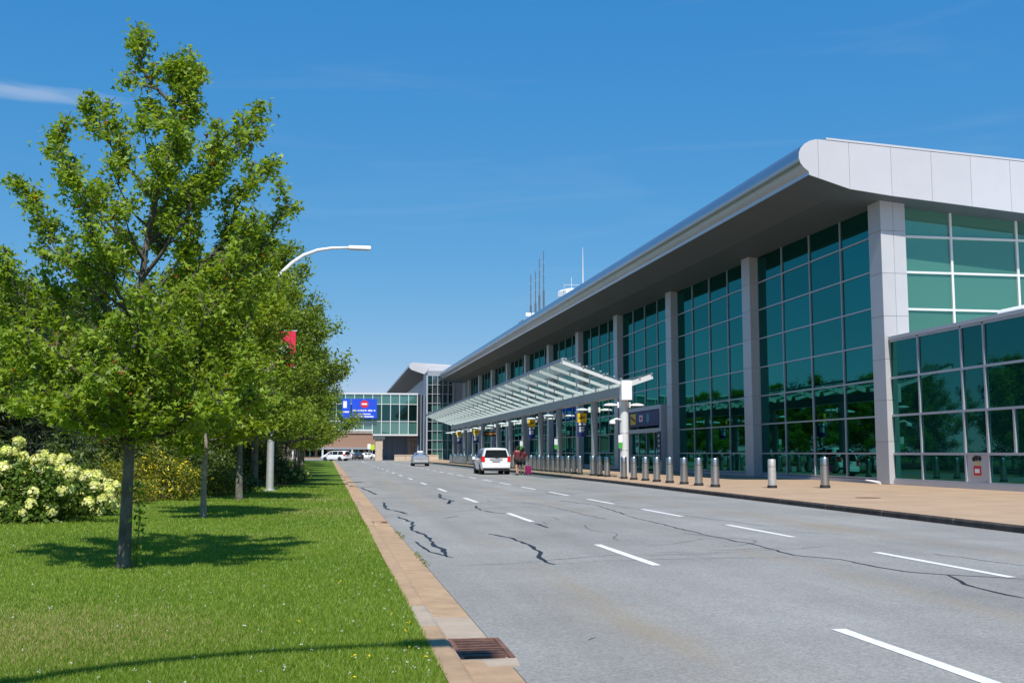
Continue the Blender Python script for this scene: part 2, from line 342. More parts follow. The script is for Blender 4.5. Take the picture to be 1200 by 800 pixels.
# ---------------------------------------------------------------- mesh helpers
class MB:
    def __init__(s): s.v = []; s.f = []
    def add(s, vs, fs):
        o = len(s.v); s.v += [tuple(x) for x in vs]; s.f += [tuple(i + o for i in f) for f in fs]; return s
    def box(s, x0, x1, y0, y1, z0, z1):
        return s.add([(x0, y0, z0), (x1, y0, z0), (x1, y1, z0), (x0, y1, z0), (x0, y0, z1), (x1, y0, z1), (x1, y1, z1), (x0, y1, z1)],
                     [(0, 3, 2, 1), (4, 5, 6, 7), (0, 1, 5, 4), (1, 2, 6, 5), (2, 3, 7, 6), (3, 0, 4, 7)])
    def bar(s, a, b, w, h, upv=(0, 0, 1)):
        a, b = Vector(a), Vector(b); d = (b - a).normalized(); u = Vector(upv); sd_ = d.cross(u).normalized(); u = sd_.cross(d)
        p = []
        for c in (a, b):
            for i, j in ((-1, -1), (1, -1), (1, 1), (-1, 1)): p.append(c + sd_ * i * w / 2 + u * j * h / 2)
        return s.add(p, [(0, 1, 2, 3), (7, 6, 5, 4), (0, 4, 5, 1), (1, 5, 6, 2), (2, 6, 7, 3), (3, 7, 4, 0)])
    def tube(s, pts, rad, n=8, cap=True):
        pts = [Vector(p) for p in pts]
        if not hasattr(rad, '__len__'): rad = [rad] * len(pts)
        vs, fs = [], []
        ref = None
        for i, p in enumerate(pts):
            d = (pts[min(i + 1, len(pts) - 1)] - pts[max(i - 1, 0)]).normalized()
            if ref is None: ref = d.orthogonal().normalized()
            ref = (ref - d * ref.dot(d)).normalized(); w = d.cross(ref)
            for k in range(n):
                a = 2 * math.pi * k / n
                vs.append(p + (ref * math.cos(a) + w * math.sin(a)) * rad[i])
        for i in range(len(pts) - 1):
            for k in range(n):
                fs.append((i * n + k, i * n + (k + 1) % n, (i + 1) * n + (k + 1) % n, (i + 1) * n + k))
        if cap: fs.append(tuple(range(n - 1, -1, -1))); fs.append(tuple((len(pts) - 1) * n + k for k in range(n)))
        return s.add(vs, fs)
    def lathe(s, prof, n=16, c=(0, 0, 0)):
        vs, fs = [], []
        for r, z in prof:
            for k in range(n):
                a = 2 * math.pi * k / n; vs.append((c[0] + r * math.cos(a), c[1] + r * math.sin(a), c[2] + z))
        for i in range(len(prof) - 1):
            for k in range(n): fs.append((i * n + k, i * n + (k + 1) % n, (i + 1) * n + (k + 1) % n, (i + 1) * n + k))
        fs.append(tuple(range(n - 1, -1, -1))); fs.append(tuple((len(prof) - 1) * n + k for k in range(n)))
        return s.add(vs, fs)
    def prism_y(s, poly, y0, y1, rise=0.0):
        """polygon of (x, z) drawn out along y"""
        n = len(poly)
        vs = [(x, y0, z) for x, z in poly] + [(x, y1, z + rise) for x, z in poly]
        fs = [tuple(range(n)), tuple(range(2 * n - 1, n - 1, -1))] + [(i, i + n, (i + 1) % n + n, (i + 1) % n) for i in range(n)]
        return s.add(vs, fs)
    def prism_x(s, poly, x0, x1):
        n = len(poly)
        vs = [(x0, y, z) for y, z in poly] + [(x1, y, z) for y, z in poly]
        fs = [tuple(range(n - 1, -1, -1)), tuple(range(n, 2 * n))] + [(i, (i + 1) % n, (i + 1) % n + n, i + n) for i in range(n)]
        return s.add(vs, fs)
    def prism_z(s, poly, z0, z1):
        n = len(poly)
        vs = [(x, y, z0) for x, y in poly] + [(x, y, z1) for x, y in poly]
        fs = [tuple(range(n - 1, -1, -1)), tuple(range(n, 2 * n))] + [(i, (i + 1) % n, (i + 1) % n + n, i + n) for i in range(n)]
        return s.add(vs, fs)
    def mesh(s, name='mesh', smooth=False):
        me = bpy.data.meshes.new(name); me.from_pydata(s.v, [], s.f)
        bm = bmesh.new(); bm.from_mesh(me); bmesh.ops.recalc_face_normals(bm, faces=bm.faces); bm.to_mesh(me); bm.free()
        if smooth: me.shade_smooth() if hasattr(me, 'shade_smooth') else None
        return me

def obj(name, mesh, mat=None, parent=None, loc=None, rot=None, scale=None, kind=None, smooth=None):
    if isinstance(mesh, MB): mesh = mesh.mesh(name)
    if mat is not None and not mesh.materials: mesh.materials.append(MATS[mat])
    o = bpy.data.objects.new(name, mesh); COL.objects.link(o)
    if parent is not None: o.parent = parent
    if loc is not None: o.location = loc
    if rot is not None: o.rotation_euler = rot
    if scale is not None: o.scale = scale
    if kind: o['kind'] = kind
    if smooth:
        mesh.shade_smooth()
        if smooth != True: mesh.set_sharp_from_angle(angle=R(smooth))
    return o
def bev(o, w=0.02, seg=2):
    m = o.modifiers.new('bevel', 'BEVEL'); m.width = w; m.segments = seg; m.limit_method = 'ANGLE'; return o
def tag(o, label, cat, group=None):
    o['label'] = label; o['category'] = cat
    if group: o['group'] = group
    return o
def thing(name, label, cat, loc=(0, 0, 0), rz=0, group=None):
    o = bpy.data.objects.new(name, None); COL.objects.link(o); o.empty_display_size = 0.2
    o.location = loc; o.rotation_euler = (0, 0, rz)
    return tag(o, label, cat, group)
def dup(root, loc, rz=0, scale=None, label=None):
    r = root.copy(); COL.objects.link(r); r.location = loc; r.rotation_euler = (0, 0, rz)
    if scale is not None: r.scale = (scale,) * 3 if not hasattr(scale, '__len__') else scale
    if label: r['label'] = label
    for ch in list(root.children):
        c = ch.copy(); COL.objects.link(c); c.parent = r
        for g in list(ch.children):
            d = g.copy(); COL.objects.link(d); d.parent = c
    return r
def np_mesh(name, verts, nper, loop_order, npoly, per_rnd):
    """npoly copies of polygons; verts (N*nper,3); loop_order: polygons inside one piece as tuples of local ids"""
    N = len(verts) // nper
    me = bpy.data.meshes.new(name)
    me.vertices.add(len(verts)); me.vertices.foreach_set('co', np.asarray(verts, np.float32).ravel())
    loc = np.concatenate([np.array(p) for p in loop_order]); lens = np.array([len(p) for p in loop_order])
    li = (np.arange(N)[:, None] * nper + loc[None, :]).ravel()
    me.loops.add(len(li)); me.loops.foreach_set('vertex_index', li.astype(np.int32))
    tot = np.tile(lens, N); st = np.concatenate([[0], np.cumsum(tot)[:-1]])
    me.polygons.add(len(tot)); me.polygons.foreach_set('loop_start', st.astype(np.int32))
    try: me.polygons.foreach_set('loop_total', tot.astype(np.int32))
    except Exception: pass
    me.update(calc_edges=True)
    a = me.attributes.new('rnd', 'FLOAT', 'POINT'); a.data.foreach_set('value', np.repeat(per_rnd, nper).astype(np.float32))
    return me

def frames(nrm, spin):
    """orthonormal tangent frames for unit normals"""
    h = np.where(np.abs(nrm[:, 2:3]) < 0.9, np.array([[0, 0, 1.0]]), np.array([[1.0, 0, 0]]))
    t = np.cross(nrm, h); t /= np.linalg.norm(t, axis=1, keepdims=True); b = np.cross(nrm, t)
    c, s = np.cos(spin)[:, None], np.sin(spin)[:, None]
    return t * c + b * s, -t * s + b * c

MAPLE = np.array([[0, 0, 0], [0.62, 0.30, -0.06], [0.20, 0.46, 0.0], [0, 1.0, -0.20], [-0.20, 0.46, 0.0], [-0.62, 0.30, -0.06]])
OVAL = np.array([[0, 0, 0], [0.26, 0.42, 0.03], [0.0, 1.0, -0.10], [-0.26, 0.42, 0.03]])
def leaves(name, P, N, size, shape=OVAL, rnd=None):
    n = len(P); U, V = frames(N, rng.uniform(0, 2 * np.pi, n))
    sz = size * rng.uniform(0.65, 1.25, n)
    loc = shape
    W = (P[:, None, :] + sz[:, None, None] * (U[:, None, :] * loc[None, :, 0:1] + V[:, None, :] * (loc[None, :, 1:2]) + N[:, None, :] * loc[None, :, 2:3]))
    k = len(loc)
    polys = [(0, 1, 2), (0, 2, 3), (0, 3, 4), (0, 4, 5)] if k == 6 else [(0, 1, 2), (0, 2, 3)]
    return np_mesh(name, W.reshape(-1, 3), k, polys, n, rng.uniform(0, 1, n) if rnd is None else rnd)
def unit(a): return a / np.maximum(np.linalg.norm(a, axis=1, keepdims=True), 1e-9)

# ---------------------------------------------------------------- ground, road, kerbs, lawn
def edge_x(y):                              # line where the lawn meets the kerb: it drifts left as the road widens
    return 0.72 - 0.0068 * y
def kerb_x(y):                              # sidewalk kerb on the terminal side
    return 12.22 + 0.75 * min(1, max(0, (y - 17) / 32.0))
def lawn_z(x, y):
    t = np.clip((edge_x(y) - x - 1.0) / 9.0, 0, 1)
    return 0.105 + 0.22 * t * t * (3 - 2 * t) + 0.012 * np.sin(x * 1.3 + y * 0.7)

obj('ground', MB().add([(-3000, -3000, -0.12), (3000, -3000, -0.12), (3000, 3000, -0.12), (-3000, 3000, -0.12)], [(0, 1, 2, 3)]), 'ground', kind='structure')
ys = [-25, 0, 10, 20, 40, 60, 90, 130, 170, 215, 340]
mb = MB(); v = []
for y in ys: v += [(edge_x(y) + 0.55 if y < 180 else -60, y, 0), (36 if y > 150 else 24, y, 0)]
mb.add(v, [(2 * i, 2 * i + 1, 2 * i + 3, 2 * i + 2) for i in range(len(ys) - 1)])
road = obj('road', mb, 'asphalt', kind='structure')

# lane markings, each a thin sheet of paint
def mark(x, y0, y1, w=0.13):
    m = MB(); pts = []
    n = 6
    for i in range(n + 1):
        y = y0 + (y1 - y0) * i / n; jw = w * (1 + random.uniform(-0.10, 0.10)) / 2
        pts.append((x - jw, y, 0.004)); pts.append((x + jw * (1 + random.uniform(-0.1, 0.1)), y, 0.004))
    m.add(pts, [(2 * i, 2 * i + 1, 2 * i + 3, 2 * i + 2) for i in range(n)])
    obj('lane_marking', m, 'paint', road)
for k in range(18):
    y0 = 6.0 - 0.0 + 8.75 * (k - 0) - (0.0 if k else 0.6)
    mark(4.12, 13.5 + 8.9 * (k - 1) if k else 5.6, (13.5 + 8.9 * (k - 1) + 3.2) if k else 8.45)
for k in range(24):
    mark(7.82, 11.55 + 6.05 * k, 11.55 + 6.05 * k + 3.2)
for k in range(4):
    mark(4.3 + 3.2 * (k % 2), 166 + 6 * (k // 2), 170 + 6 * (k // 2), 0.3)

# black crack sealant poured along the cracks, traced from the picture onto the road plane
def seal(px, w):
    pts = [on_z(x, y, 0.003) for x, y in px]
    fine = []
    for a, b in zip(pts[:-1], pts[1:]):
        nseg = max(2, int((b - a).length / 0.25))
        for i in range(nseg):
            q = a.lerp(b, i / nseg)
            if i: q = q + Vector((random.gauss(0, 0.022), random.gauss(0, 0.03), 0))
            fine.append(q)
    fine.append(pts[-1])
    vs, fs = [], []
    for i, p in enumerate(fine):
        d = (fine[min(i + 1, len(fine) - 1)] - fine[max(i - 1, 0)]); d.z = 0
        d = d.normalized() if d.length > 1e-6 else Vector((0, 1, 0)); s = Vector((-d.y, d.x, 0))
        ww = w * random.uniform(0.55, 1.3) / 2
        if i in (0, len(fine) - 1): ww *= 0.4
        vs += [p + s * ww, p - s * ww]
    for i in range(len(fine) - 1): fs.append((2 * i, 2 * i + 1, 2 * i + 3, 2 * i + 2))
    obj('crack_seal', MB().add(vs, fs), 'sealant', road)
seal([(466, 605), (484, 612), (482, 620), (498, 626), (508, 638), (520, 643), (524, 652)], 0.068)
seal([(487, 634), (503, 646), (531, 653)], 0.048)
seal([(449, 588), (453, 596), (468, 599), (478, 602)], 0.080)
seal([(423, 571), (441, 579)], 0.096)
seal([(520, 607), (537, 604)], 0.040)
seal([(515, 578), (516, 583), (528, 586), (525, 590), (531, 586)], 0.080)
seal([(557, 592), (562, 597), (578, 600), (600, 602)], 0.056)
seal([(572, 625), (600, 630), (622, 639), (634, 647), (631, 652), (650, 661)], 0.068)
seal([(525, 662), (600, 660), (650, 655), (720, 650), (860, 648)], 0.014)
seal([(630, 662), (700, 657), (830, 654), (945, 652)], 0.011)
seal([(626, 613), (643, 618)], 0.080)
seal([(735, 604), (768, 612), (830, 627), (890, 639), (930, 650), (985, 655), (1003, 659), (1060, 669), (1110, 673), (1200, 678)], 0.040)
seal([(1110, 673), (1130, 684), (1165, 693), (1205, 701)], 0.044)
seal([(1093, 648), (1150, 656), (1210, 664)], 0.020)
seal([(655, 586), (700, 592), (735, 603)], 0.040)
seal([(700, 590), (760, 598), (905, 617)], 0.018)
seal([(840, 614), (880, 619), (995, 627)], 0.016)
seal([(610, 588), (640, 592), (710, 608)], 0.020)
seal([(690, 749), (698, 746)], 0.014)
seal([(640, 577), (655, 581)], 0.024)
seal([(820, 645), (930, 641)], 0.016)

gk = random.Random(5)
for k in range(16):
    y0_ = gk.uniform(10, 48); x0_ = gk.uniform(2, 11); ln_ = gk.uniform(1.2, 4.5); an_ = gk.choice([gk.gauss(0, 0.25), math.pi / 2 + gk.gauss(0, 0.3)])
    pts_ = [Vector((x0_, y0_, 0.003))]
    for i in range(int(ln_ / 0.3)):
        an_ += gk.gauss(0, 0.22); pts_.append(pts_[-1] + Vector((math.cos(an_) * 0.3, math.sin(an_) * 0.3, 0)))
    vs, fs = [], []
    for i, p in enumerate(pts_):
        d = pts_[min(i + 1, len(pts_) - 1)] - pts_[max(i - 1, 0)]; d = d.normalized() if d.length > 1e-6 else Vector((1, 0, 0)); ww = gk.uniform(0.004, 0.009)
        vs += [p + Vector((-d.y, d.x, 0)) * ww, p - Vector((-d.y, d.x, 0)) * ww]
    if len(pts_) > 2: obj('hairline_crack', MB().add(vs, [(2 * i, 2 * i + 1, 2 * i + 3, 2 * i + 2) for i in range(len(pts_) - 1)]), 'sealant', road)

# left kerb with its gutter, in cast lengths
prof = [(0.0, -0.10), (0.0, 0.115), (0.13, 0.118), (0.165, 0.10), (0.205, 0.018), (0.54, 0.006), (0.54, -0.10)]
kr = obj('kerb', MB().box(0.05, 0.45, -6, -5.5, -0.1, -0.02), 'kerb', kind='structure')
DR0, DR1 = 7.62, 8.42                         # drain opening along y
cuts = [-9.0, -6.0, -3.0, 0.0, 3.0, 5.2, DR0 - 0.06, DR1 + 0.02, 9.55, 13.3, 16.9, 20.2, 23.5] + [23.5 + 3.1 * i for i in range(1, 52)]
for a, b in zip(cuts[:-1], cuts[1:]):
    m = MB(); g = 0.007
    dr = abs(a - (DR0 - 0.06)) < 1e-6
    pr = prof[:5] + [(0.205, -0.10)] if dr else prof
    n = len(pr)
    vs = [(edge_x(a) + x, a + g, z) for x, z in pr] + [(edge_x(b) + x, b - g, z) for x, z in pr]
    fs = [tuple(range(n)), tuple(range(2 * n - 1, n - 1, -1))] + [(i, i + n, (i + 1) % n + n, (i + 1) % n) for i in range(n)]
    m.add(vs, fs)
    obj('kerb_length', m, 'kerb_pale' if 8.3 < a < 8.6 else 'kerb', kr)

# storm drain
def drain(label, y0, y1, w, nb, x_off=0.215):
    ex = edge_x((y0 + y1) / 2) + x_off
    t = thing('storm_drain', label, 'drain', (ex, y0, 0.0))
    L = y1 - y0
    obj('pit', MB().box(0.0, w, -0.05, L + 0.02, -0.115, -0.105), 'pit', t)
    fr = MB()
    fr.box(0, 0.035, 0.0, L, -0.1, 0.018).box(w - 0.04, w, 0.0, L, -0.1, 0.018)
    fr.box(0.035, w - 0.04, L - 0.04, L, -0.1, 0.018).box(0.035, w - 0.04, 0.085, 0.125, -0.1, 0.016)
    obj('frame', fr, 'rust', t)
    for i in range(nb):
        yy = 0.125 + (L - 0.17) * (i + 0.5) / nb
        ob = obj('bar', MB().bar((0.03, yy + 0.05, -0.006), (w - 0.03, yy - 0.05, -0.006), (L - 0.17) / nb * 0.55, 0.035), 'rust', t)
        ob.data.materials.append(MATS['bar_side_dark'])  # much darker colour for the bar sides, rust colour kept on top
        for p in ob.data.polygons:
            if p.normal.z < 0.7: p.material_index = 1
    return t
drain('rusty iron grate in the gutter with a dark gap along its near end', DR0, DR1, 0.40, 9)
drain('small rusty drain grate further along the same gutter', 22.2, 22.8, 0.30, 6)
obj('drain_apron', MB().prism_z([(edge_x(8) + 0.21, DR0 - 0.31), (edge_x(8) + 0.60, DR0 - 0.25), (edge_x(8) + 0.62, DR0 - 0.012), (edge_x(8) + 0.21, DR0 - 0.012)], -0.06, 0.012), 'kerb_pale', kr)

# lawn
xs = np.concatenate([-np.geomspace(0.001, 60, 40)]); lys = np.concatenate([np.arange(-12, 40, 1.0), np.arange(40, 182, 4.0)])
V = []; nx = len(xs)
for y in lys:
    ex = edge_x(y)
    for x in xs: V.append((ex + x, y, float(lawn_z(ex + x, y))))
Fs = [(j * nx + i, (j + 1) * nx + i, (j + 1) * nx + i + 1, j * nx + i + 1) for j in range(len(lys) - 1) for i in range(nx - 1)]
lawn = obj('lawn', MB().add(V, Fs), 'lawn', kind='structure', smooth=True)

BED = [(-3.3, 24), (-5.2, 26.6), (-5.3, 23.2), (-5.6, 20.6), (-6.3, 19.3), (-14, 16), (-30, 14), (-30, 120), (-3.2, 120), (-2.9, 62), (-1.9, 52), (-1.7, 47.5), (-2.4, 44), (-4.2, 42), (-4.4, 36), (-4.3, 31.5), (-4.6, 28.6)]
BED = BED[1:]
bm_ = bmesh.new()
vv = [bm_.verts.new((x, y, 0)) for x, y in BED]; bm_.faces.new(vv)
bmesh.ops.triangulate(bm_, faces=bm_.faces)
for _ in range(3): bmesh.ops.subdivide_edges(bm_, edges=[e for e in bm_.edges if e.calc_length() > 1.2], cuts=1, use_grid_fill=False); bmesh.ops.triangulate(bm_, faces=bm_.faces)
for q in bm_.verts: q.co.z = float(lawn_z(q.co.x, q.co.y)) + 0.03
me = bpy.data.meshes.new('planting_bed'); bm_.to_mesh(me); bm_.free()
obj('planting_bed', me, 'mulch', kind='structure')
def in_bed(x, y):
    inside = np.zeros(len(x), bool); n = len(BED)
    for i in range(n):
        x0, y0 = BED[i]; x1, y1 = BED[(i + 1) % n]
        c = ((y0 > y) != (y1 > y)) & (x < (x1 - x0) * (y - y0) / (y1 - y0 + 1e-12) + x0)
        inside ^= c
    return inside

# mown grass: single blades, thinning out with distance
NB = 560000
u = rng.uniform(0, 1, NB); y = 1 / (1 / 4.6 - u * (1 / 4.6 - 1 / 46.0))
x = edge_x(y) + 0.01 - rng.uniform(0, 1, NB) * (1.9 + 0.42 * y)
keep = ~in_bed(x, y); x, y = x[keep], y[keep]
d = np.maximum(1, y / 9.0)
z = lawn_z(x, y); n = len(x)
az = rng.uniform(0, 2 * np.pi, n); hgt = rng.uniform(0.014, 0.038, n) * (0.8 + 0.2 * d); w = rng.uniform(0.0024, 0.0046, n) * d
lean = rng.uniform(0.1, 1.0, n) * hgt; la = rng.uniform(0, 2 * np.pi, n)
P0 = np.stack([x + np.cos(az) * w, y + np.sin(az) * w, z - 0.004], 1); P1 = np.stack([x - np.cos(az) * w, y - np.sin(az) * w, z - 0.004], 1)
P2 = np.stack([x + np.cos(la) * lean, y + np.sin(la) * lean, z + hgt], 1)
patch = 0.5 + 0.25 * np.sin(x * 0.9 + 1.3 * np.sin(y * 0.45)) + 0.25 * np.sin(y * 0.8 + 1.7 * np.sin(x * 0.6))
rn = np.clip(0.75 * rng.uniform(0, 1, n) + 0.25 * patch, 0, 1) * 0.94
dry = 0.5 + 0.5 * np.sin(x * 0.55 + 2.1 * np.sin(y * 0.31 + 0.7)) * np.sin(y * 0.5 + 1.9 * np.sin(x * 0.4 + 1.1))
rn = np.where(rng.uniform(0, 1, n) < 0.03 + 0.48 * np.clip((dry - 0.56) / 0.42, 0, 1) ** 1.4, 1.0, rn)
gm = np_mesh('grass', np.stack([P0, P1, P2], 1).reshape(-1, 3), 3, [(0, 1, 2)], n, rn)
tag(obj('grass', gm, 'grass_blade', kind='stuff'), 'short mown green grass of the lawn beside the kerb', 'grass')

def dots(name, label, cat, mat, n, y0, y1, xr, sz):
    u = rng.uniform(0, 1, n); y = 1 / (1 / y0 - u * (1 / y0 - 1 / y1)); x = edge_x(y) - 0.05 - rng.uniform(0, 1, n) ** 1.3 * (xr[0] + xr[1] * y)
    k = ~in_bed(x, y); x, y = x[k], y[k]; n = len(x)
    P = np.stack([x, y, lawn_z(x, y) + rng.uniform(0.02, 0.04, n)], 1)
    rep = 5
    P = np.repeat(P, rep, 0) + rng.normal(0, sz * 0.22, (n * rep, 3)); N = unit(rng.normal(0, 1, (n * rep, 3)) + [0, -0.3, 0.8])
    tag(obj(name, leaves(name, P, N, sz), mat, kind='stuff'), label, cat)
dots('clover_flowers', 'tiny white clover flowers scattered through the lawn', 'flowers', 'petal_white', 300, 5.0, 26, (1.0, 0.35), 0.013)
dots('dandelions', 'few small yellow flowers in the lawn near the kerb', 'flowers', 'petal_yellow', 18, 5.0, 12, (0.4, 0.06), 0.020)

# sidewalk and its kerb
sy = [-25, 17, 25, 33, 41, 49, 90, 130, 196]
vs = []
for q in sy: vs += [(kerb_x(q) + 0.16, q, 0.15), (24.0, q, 0.15)]
sw = obj('sidewalk', MB().add(vs, [(2 * i, 2 * i + 1, 2 * i + 3, 2 * i + 2) for i in range(len(sy) - 1)]), 'sidewalk', kind='structure')
ky = [-13 + 3.0 * i for i in range(70)]
for a, b in zip(ky[:-1], ky[1:]):
    m = MB(); g = 0.006
    pr = [(0.0, -0.05), (0.0, 0.10), (0.03, 0.142), (0.157, 0.152), (0.157, -0.05)]; nq = len(pr)
    vs = [(kerb_x(a) + px_, a + g, zz) for px_, zz in pr] + [(kerb_x(b) + px_, b - g, zz) for px_, zz in pr]
    m.add(vs, [tuple(range(nq)), tuple(range(2 * nq - 1, nq - 1, -1))] + [(i, i + nq, (i + 1) % nq + nq, (i + 1) % nq) for i in range(nq)])
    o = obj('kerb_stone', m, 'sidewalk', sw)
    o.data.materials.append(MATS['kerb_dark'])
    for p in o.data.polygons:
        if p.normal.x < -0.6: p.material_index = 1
mc = on_z(1017, 583, 0.15)
t = thing('manhole_cover', 'rusty round manhole cover set in the sidewalk', 'manhole cover', mc)
obj('ring', MB().lathe([(0.36, 0.0), (0.36, 0.006), (0.30, 0.006), (0.30, 0.0)], 28), 'rust', t)
obj('lid', MB().lathe([(0.295, 0.0), (0.295, 0.004), (0.2, 0.005), (0.01, 0.005)], 28), 'rust', t)

# ---------------------------------------------------------------- terminal building
XG = 22.8                                     # glass plane of the road front
YC = 43.0                                     # corner nearest the camera
YE = 192.0
RISE = 0.013                                  # the long roof climbs slightly with distance
term = thing('terminal_building', 'long airport terminal with teal glass front and silver overhanging roof', 'building', (XG, YC, 0))
TX, TY = -XG, -YC
def tob(name, m, mat, parent=term, **k):
    o = obj(name, m, mat, parent, **k)
    if parent is term: o.location = (TX, TY, 0) if 'loc' not in k else Vector(k['loc']) + Vector((TX, TY, 0))
    return o
pane_me = MB().box(-0.006, 0.006, -0.5, 0.5, -0.5, 0.5).mesh('pane')
def pane_mesh(mat):
    m = pane_me.copy(); m.materials.clear(); m.materials.append(MATS[mat]); return m
PM = {k: pane_mesh(k) for k in ('glass_teal', 'glass_wing', 'glass_green', 'glass_far', 'glass_far_dark', 'glass_sky')}
def jit(): return random.gauss(0, 0.0036)
zrows = [0.36, 1.41, 2.97, 4.50, 6.05, 7.62, 9.20, 10.70, 12.22]
bays = [(42.0, 55.1)]
for k in range(10):
    bays.append((56.5 + 14.05 * k, min(69.15 + 14.05 * k, YE)))
npane = 0
far = MB()
for bi, (a, b) in enumerate(bays):
    nv = 4 if b - a > 8 else 3
    top = zrows[-1] + RISE * ((a + b) / 2 - YC) * 1.35 + 0.05
    zr = zrows[:-1] + [top]
    yl = [a + (b - a) * i / nv for i in range(nv + 1)]
    fr = MB()
    for yy in yl: fr.box(XG - 0.07, XG + 0.10, yy - 0.035, yy + 0.035, 0.30, top)
    for zz in zr[:-1] + [top - 0.03]:
        for i in range(nv): fr.box(XG - 0.066, XG + 0.09, yl[i] + 0.036, yl[i + 1] - 0.036, zz - 0.033, zz + 0.033)
    fr.box(XG - 0.12, XG + 0.10, a, b, 0.13, 0.298)
    fo = tob('curtain_wall_frame', fr, 'mullion')
    for i in range(nv):
        for j in range(len(zr) - 1):
            yc, zc = (yl[i] + yl[i + 1]) / 2, (zr[j] + zr[j + 1]) / 2
            if bi < 8:
                obj('pane', PM['glass_teal'], None, fo, loc=(XG, yc, zc), rot=(0, jit(), jit()), scale=(1, yl[i + 1] - yl[i] - 0.02, zr[j + 1] - zr[j] - 0.02))
            else:
                far.box(XG - 0.006, XG + 0.006, yl[i] + 0.01, yl[i + 1] - 0.01, zr[j] + 0.01, zr[j + 1] - 0.01)
fo = tob('far_panes', far, 'glass_teal', kind='stuff')
# columns between the bays, clad in stacked panels
def clad_column(x0, x1, y0, y1, top, name='column'):
    c = tob(name, MB().box(x0 + 0.02, x1 - 0.02, y0 + 0.02, y1 - 0.02, 0.15, top), 'steel_grey')
    zz = [0.16] + [z for z in (2.97, 4.5, 6.05, 7.62, 9.2, 10.7)] + [top - 0.01]
    for p, q in zip(zz[:-1], zz[1:]):
        bev(obj('cladding_panel', MB().box(x0, x1, y0, y1, p + 0.006, q - 0.006), 'panel', c), 0.03, 2)
for k in range(10):
    y0 = 55.12 + 14.05 * k
    clad_column(XG - 0.50, XG + 0.4, y0, y0 + 1.15, 12.3 + RISE * (y0 - YC) * 1.35)
# corner column with two panel faces
c = tob('corner_column', MB().box(22.42, 23.50, 40.92, 41.97, 0.15, 12.9), 'steel_grey')
zz = [0.16, 1.9, 3.6, 5.3, 7.1, 8.9, 10.7, 12.7]
for p, q in zip(zz[:-1], zz[1:]):
    obj('cladding_panel', MB().box(22.395, 22.42, 40.90, 41.93, p + 0.008, q - 0.008), 'panel', c)
    obj('cladding_panel', MB().box(22.40, 22.96, 40.89, 40.919, p + 0.008, q - 0.008), 'panel', c)
    obj('cladding_panel', MB().box(22.972, 23.51, 40.89, 40.919, p + 0.008, q - 0.008), 'panel', c)
# end wall above the wing
YEW = 41.5
ex0 = 23.56
em = [ex0, on_y(1114, 300, YEW).x]
em += [em[1] + 3.1 * i for i in range(1, 10)]
ez = [6.0, on_y(1090, 363, YEW).z, on_y(1090, 320, YEW).z, on_y(1090, 278.5, YEW).z]
fr = MB()
tops = lambda x: 11.98 - 0.055 * (x - 23.6)
for xx in em: fr.box(xx - 0.05, xx + 0.05, YEW - 0.10, YEW + 0.1, 5.9, tops(xx))
for zz_ in ez:
    for i in range(len(em) - 1): fr.box(em[i] + 0.051, em[i + 1] - 0.051, YEW - 0.095, YEW + 0.1, zz_ - 0.045, zz_ + 0.045)
for i in range(len(em) - 1):
    fr.prism_y([(em[i] + 0.051, tops(em[i]) - 0.09), (em[i + 1] - 0.051, tops(em[i + 1]) - 0.09), (em[i + 1] - 0.051, tops(em[i + 1])), (em[i] + 0.051, tops(em[i]))], YEW - 0.095, YEW + 0.1)
fo = tob('end_wall_frame', fr, 'mullion_white')
for i in range(len(em) - 1):
    for j in range(len(ez)):
        z0 = ez[j]; z1 = ez[j + 1] if j + 1 < len(ez) else tops(em[i + 1]) + 0.1
        obj('pane', PM['glass_green'], None, fo, loc=((em[i] + em[i + 1]) / 2, YEW, (z0 + z1) / 2), rot=(jit(), 0, math.pi / 2 + jit()), scale=(1, em[i + 1] - em[i] - 0.02, z1 - z0 - 0.02))
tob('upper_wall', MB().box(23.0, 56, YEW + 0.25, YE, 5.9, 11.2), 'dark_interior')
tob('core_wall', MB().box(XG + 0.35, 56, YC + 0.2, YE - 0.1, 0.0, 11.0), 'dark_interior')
tob('end_header', MB().prism_y([(23.57, 11.99), (54, 10.33), (54, 11.0), (23.57, 12.9)], YEW - 0.05, YEW + 0.2), 'soffit')

# roof: one profile drawn along the building, nose panels and end fascia panels laid on it
YF = 39.85
def pz(px, py): q = on_y(px, py, YF); return (q.x, q.z)
bot = [pz(948, 205), pz(995, 221.5), pz(1044, 229.5), pz(1200, 250)]
nose_b = bot[0]; topk = pz(962, 164)
nx_, nz_ = nose_b
cxn, czn = topk[0] - 0.05, (nose_b[1] + topk[1]) / 2 + 0.02
arc = []
ht = (topk[1] - nose_b[1]) / 2
for i in range(11):
    a = R(-72 + (165) * i / 10)
    arc.append((cxn - 0.95 * math.cos(a) * 1.0, czn + ht * math.sin(a)))
arc[0] = nose_b
sl_t = (pz(1200, 190)[1] - topk[1]) / (pz(1200, 190)[0] - topk[0])
sl_b = (bot[3][1] - bot[2][1]) / (bot[3][0] - bot[2][0])
XR = 58.0
def top_z(x): return topk[1] + sl_t * (x - topk[0])
def bot_z(x):
    if x <= bot[1][0]: p, q = bot[0], bot[1]
    elif x <= bot[2][0]: p, q = bot[1], bot[2]
    else: return bot[2][1] + sl_b * (x - bot[2][0])
    return p[1] + (q[1] - p[1]) * (x - p[0]) / (q[0] - p[0])
inset = 0.03
core = [(x + inset * 1.2, z) for x, z in arc] + [(topk[0], topk[1] - inset), (XR, top_z(XR) - inset), (XR, bot_z(XR) + 0.3), (25.0, bot_z(25.0) + inset), bot[1], ]
core = [(x, z) for x, z in core]
Ltot = YE - YF
roof = tob('roof', MB().prism_y(core, YF + 0.03, YE, RISE * Ltot), 'roofing')
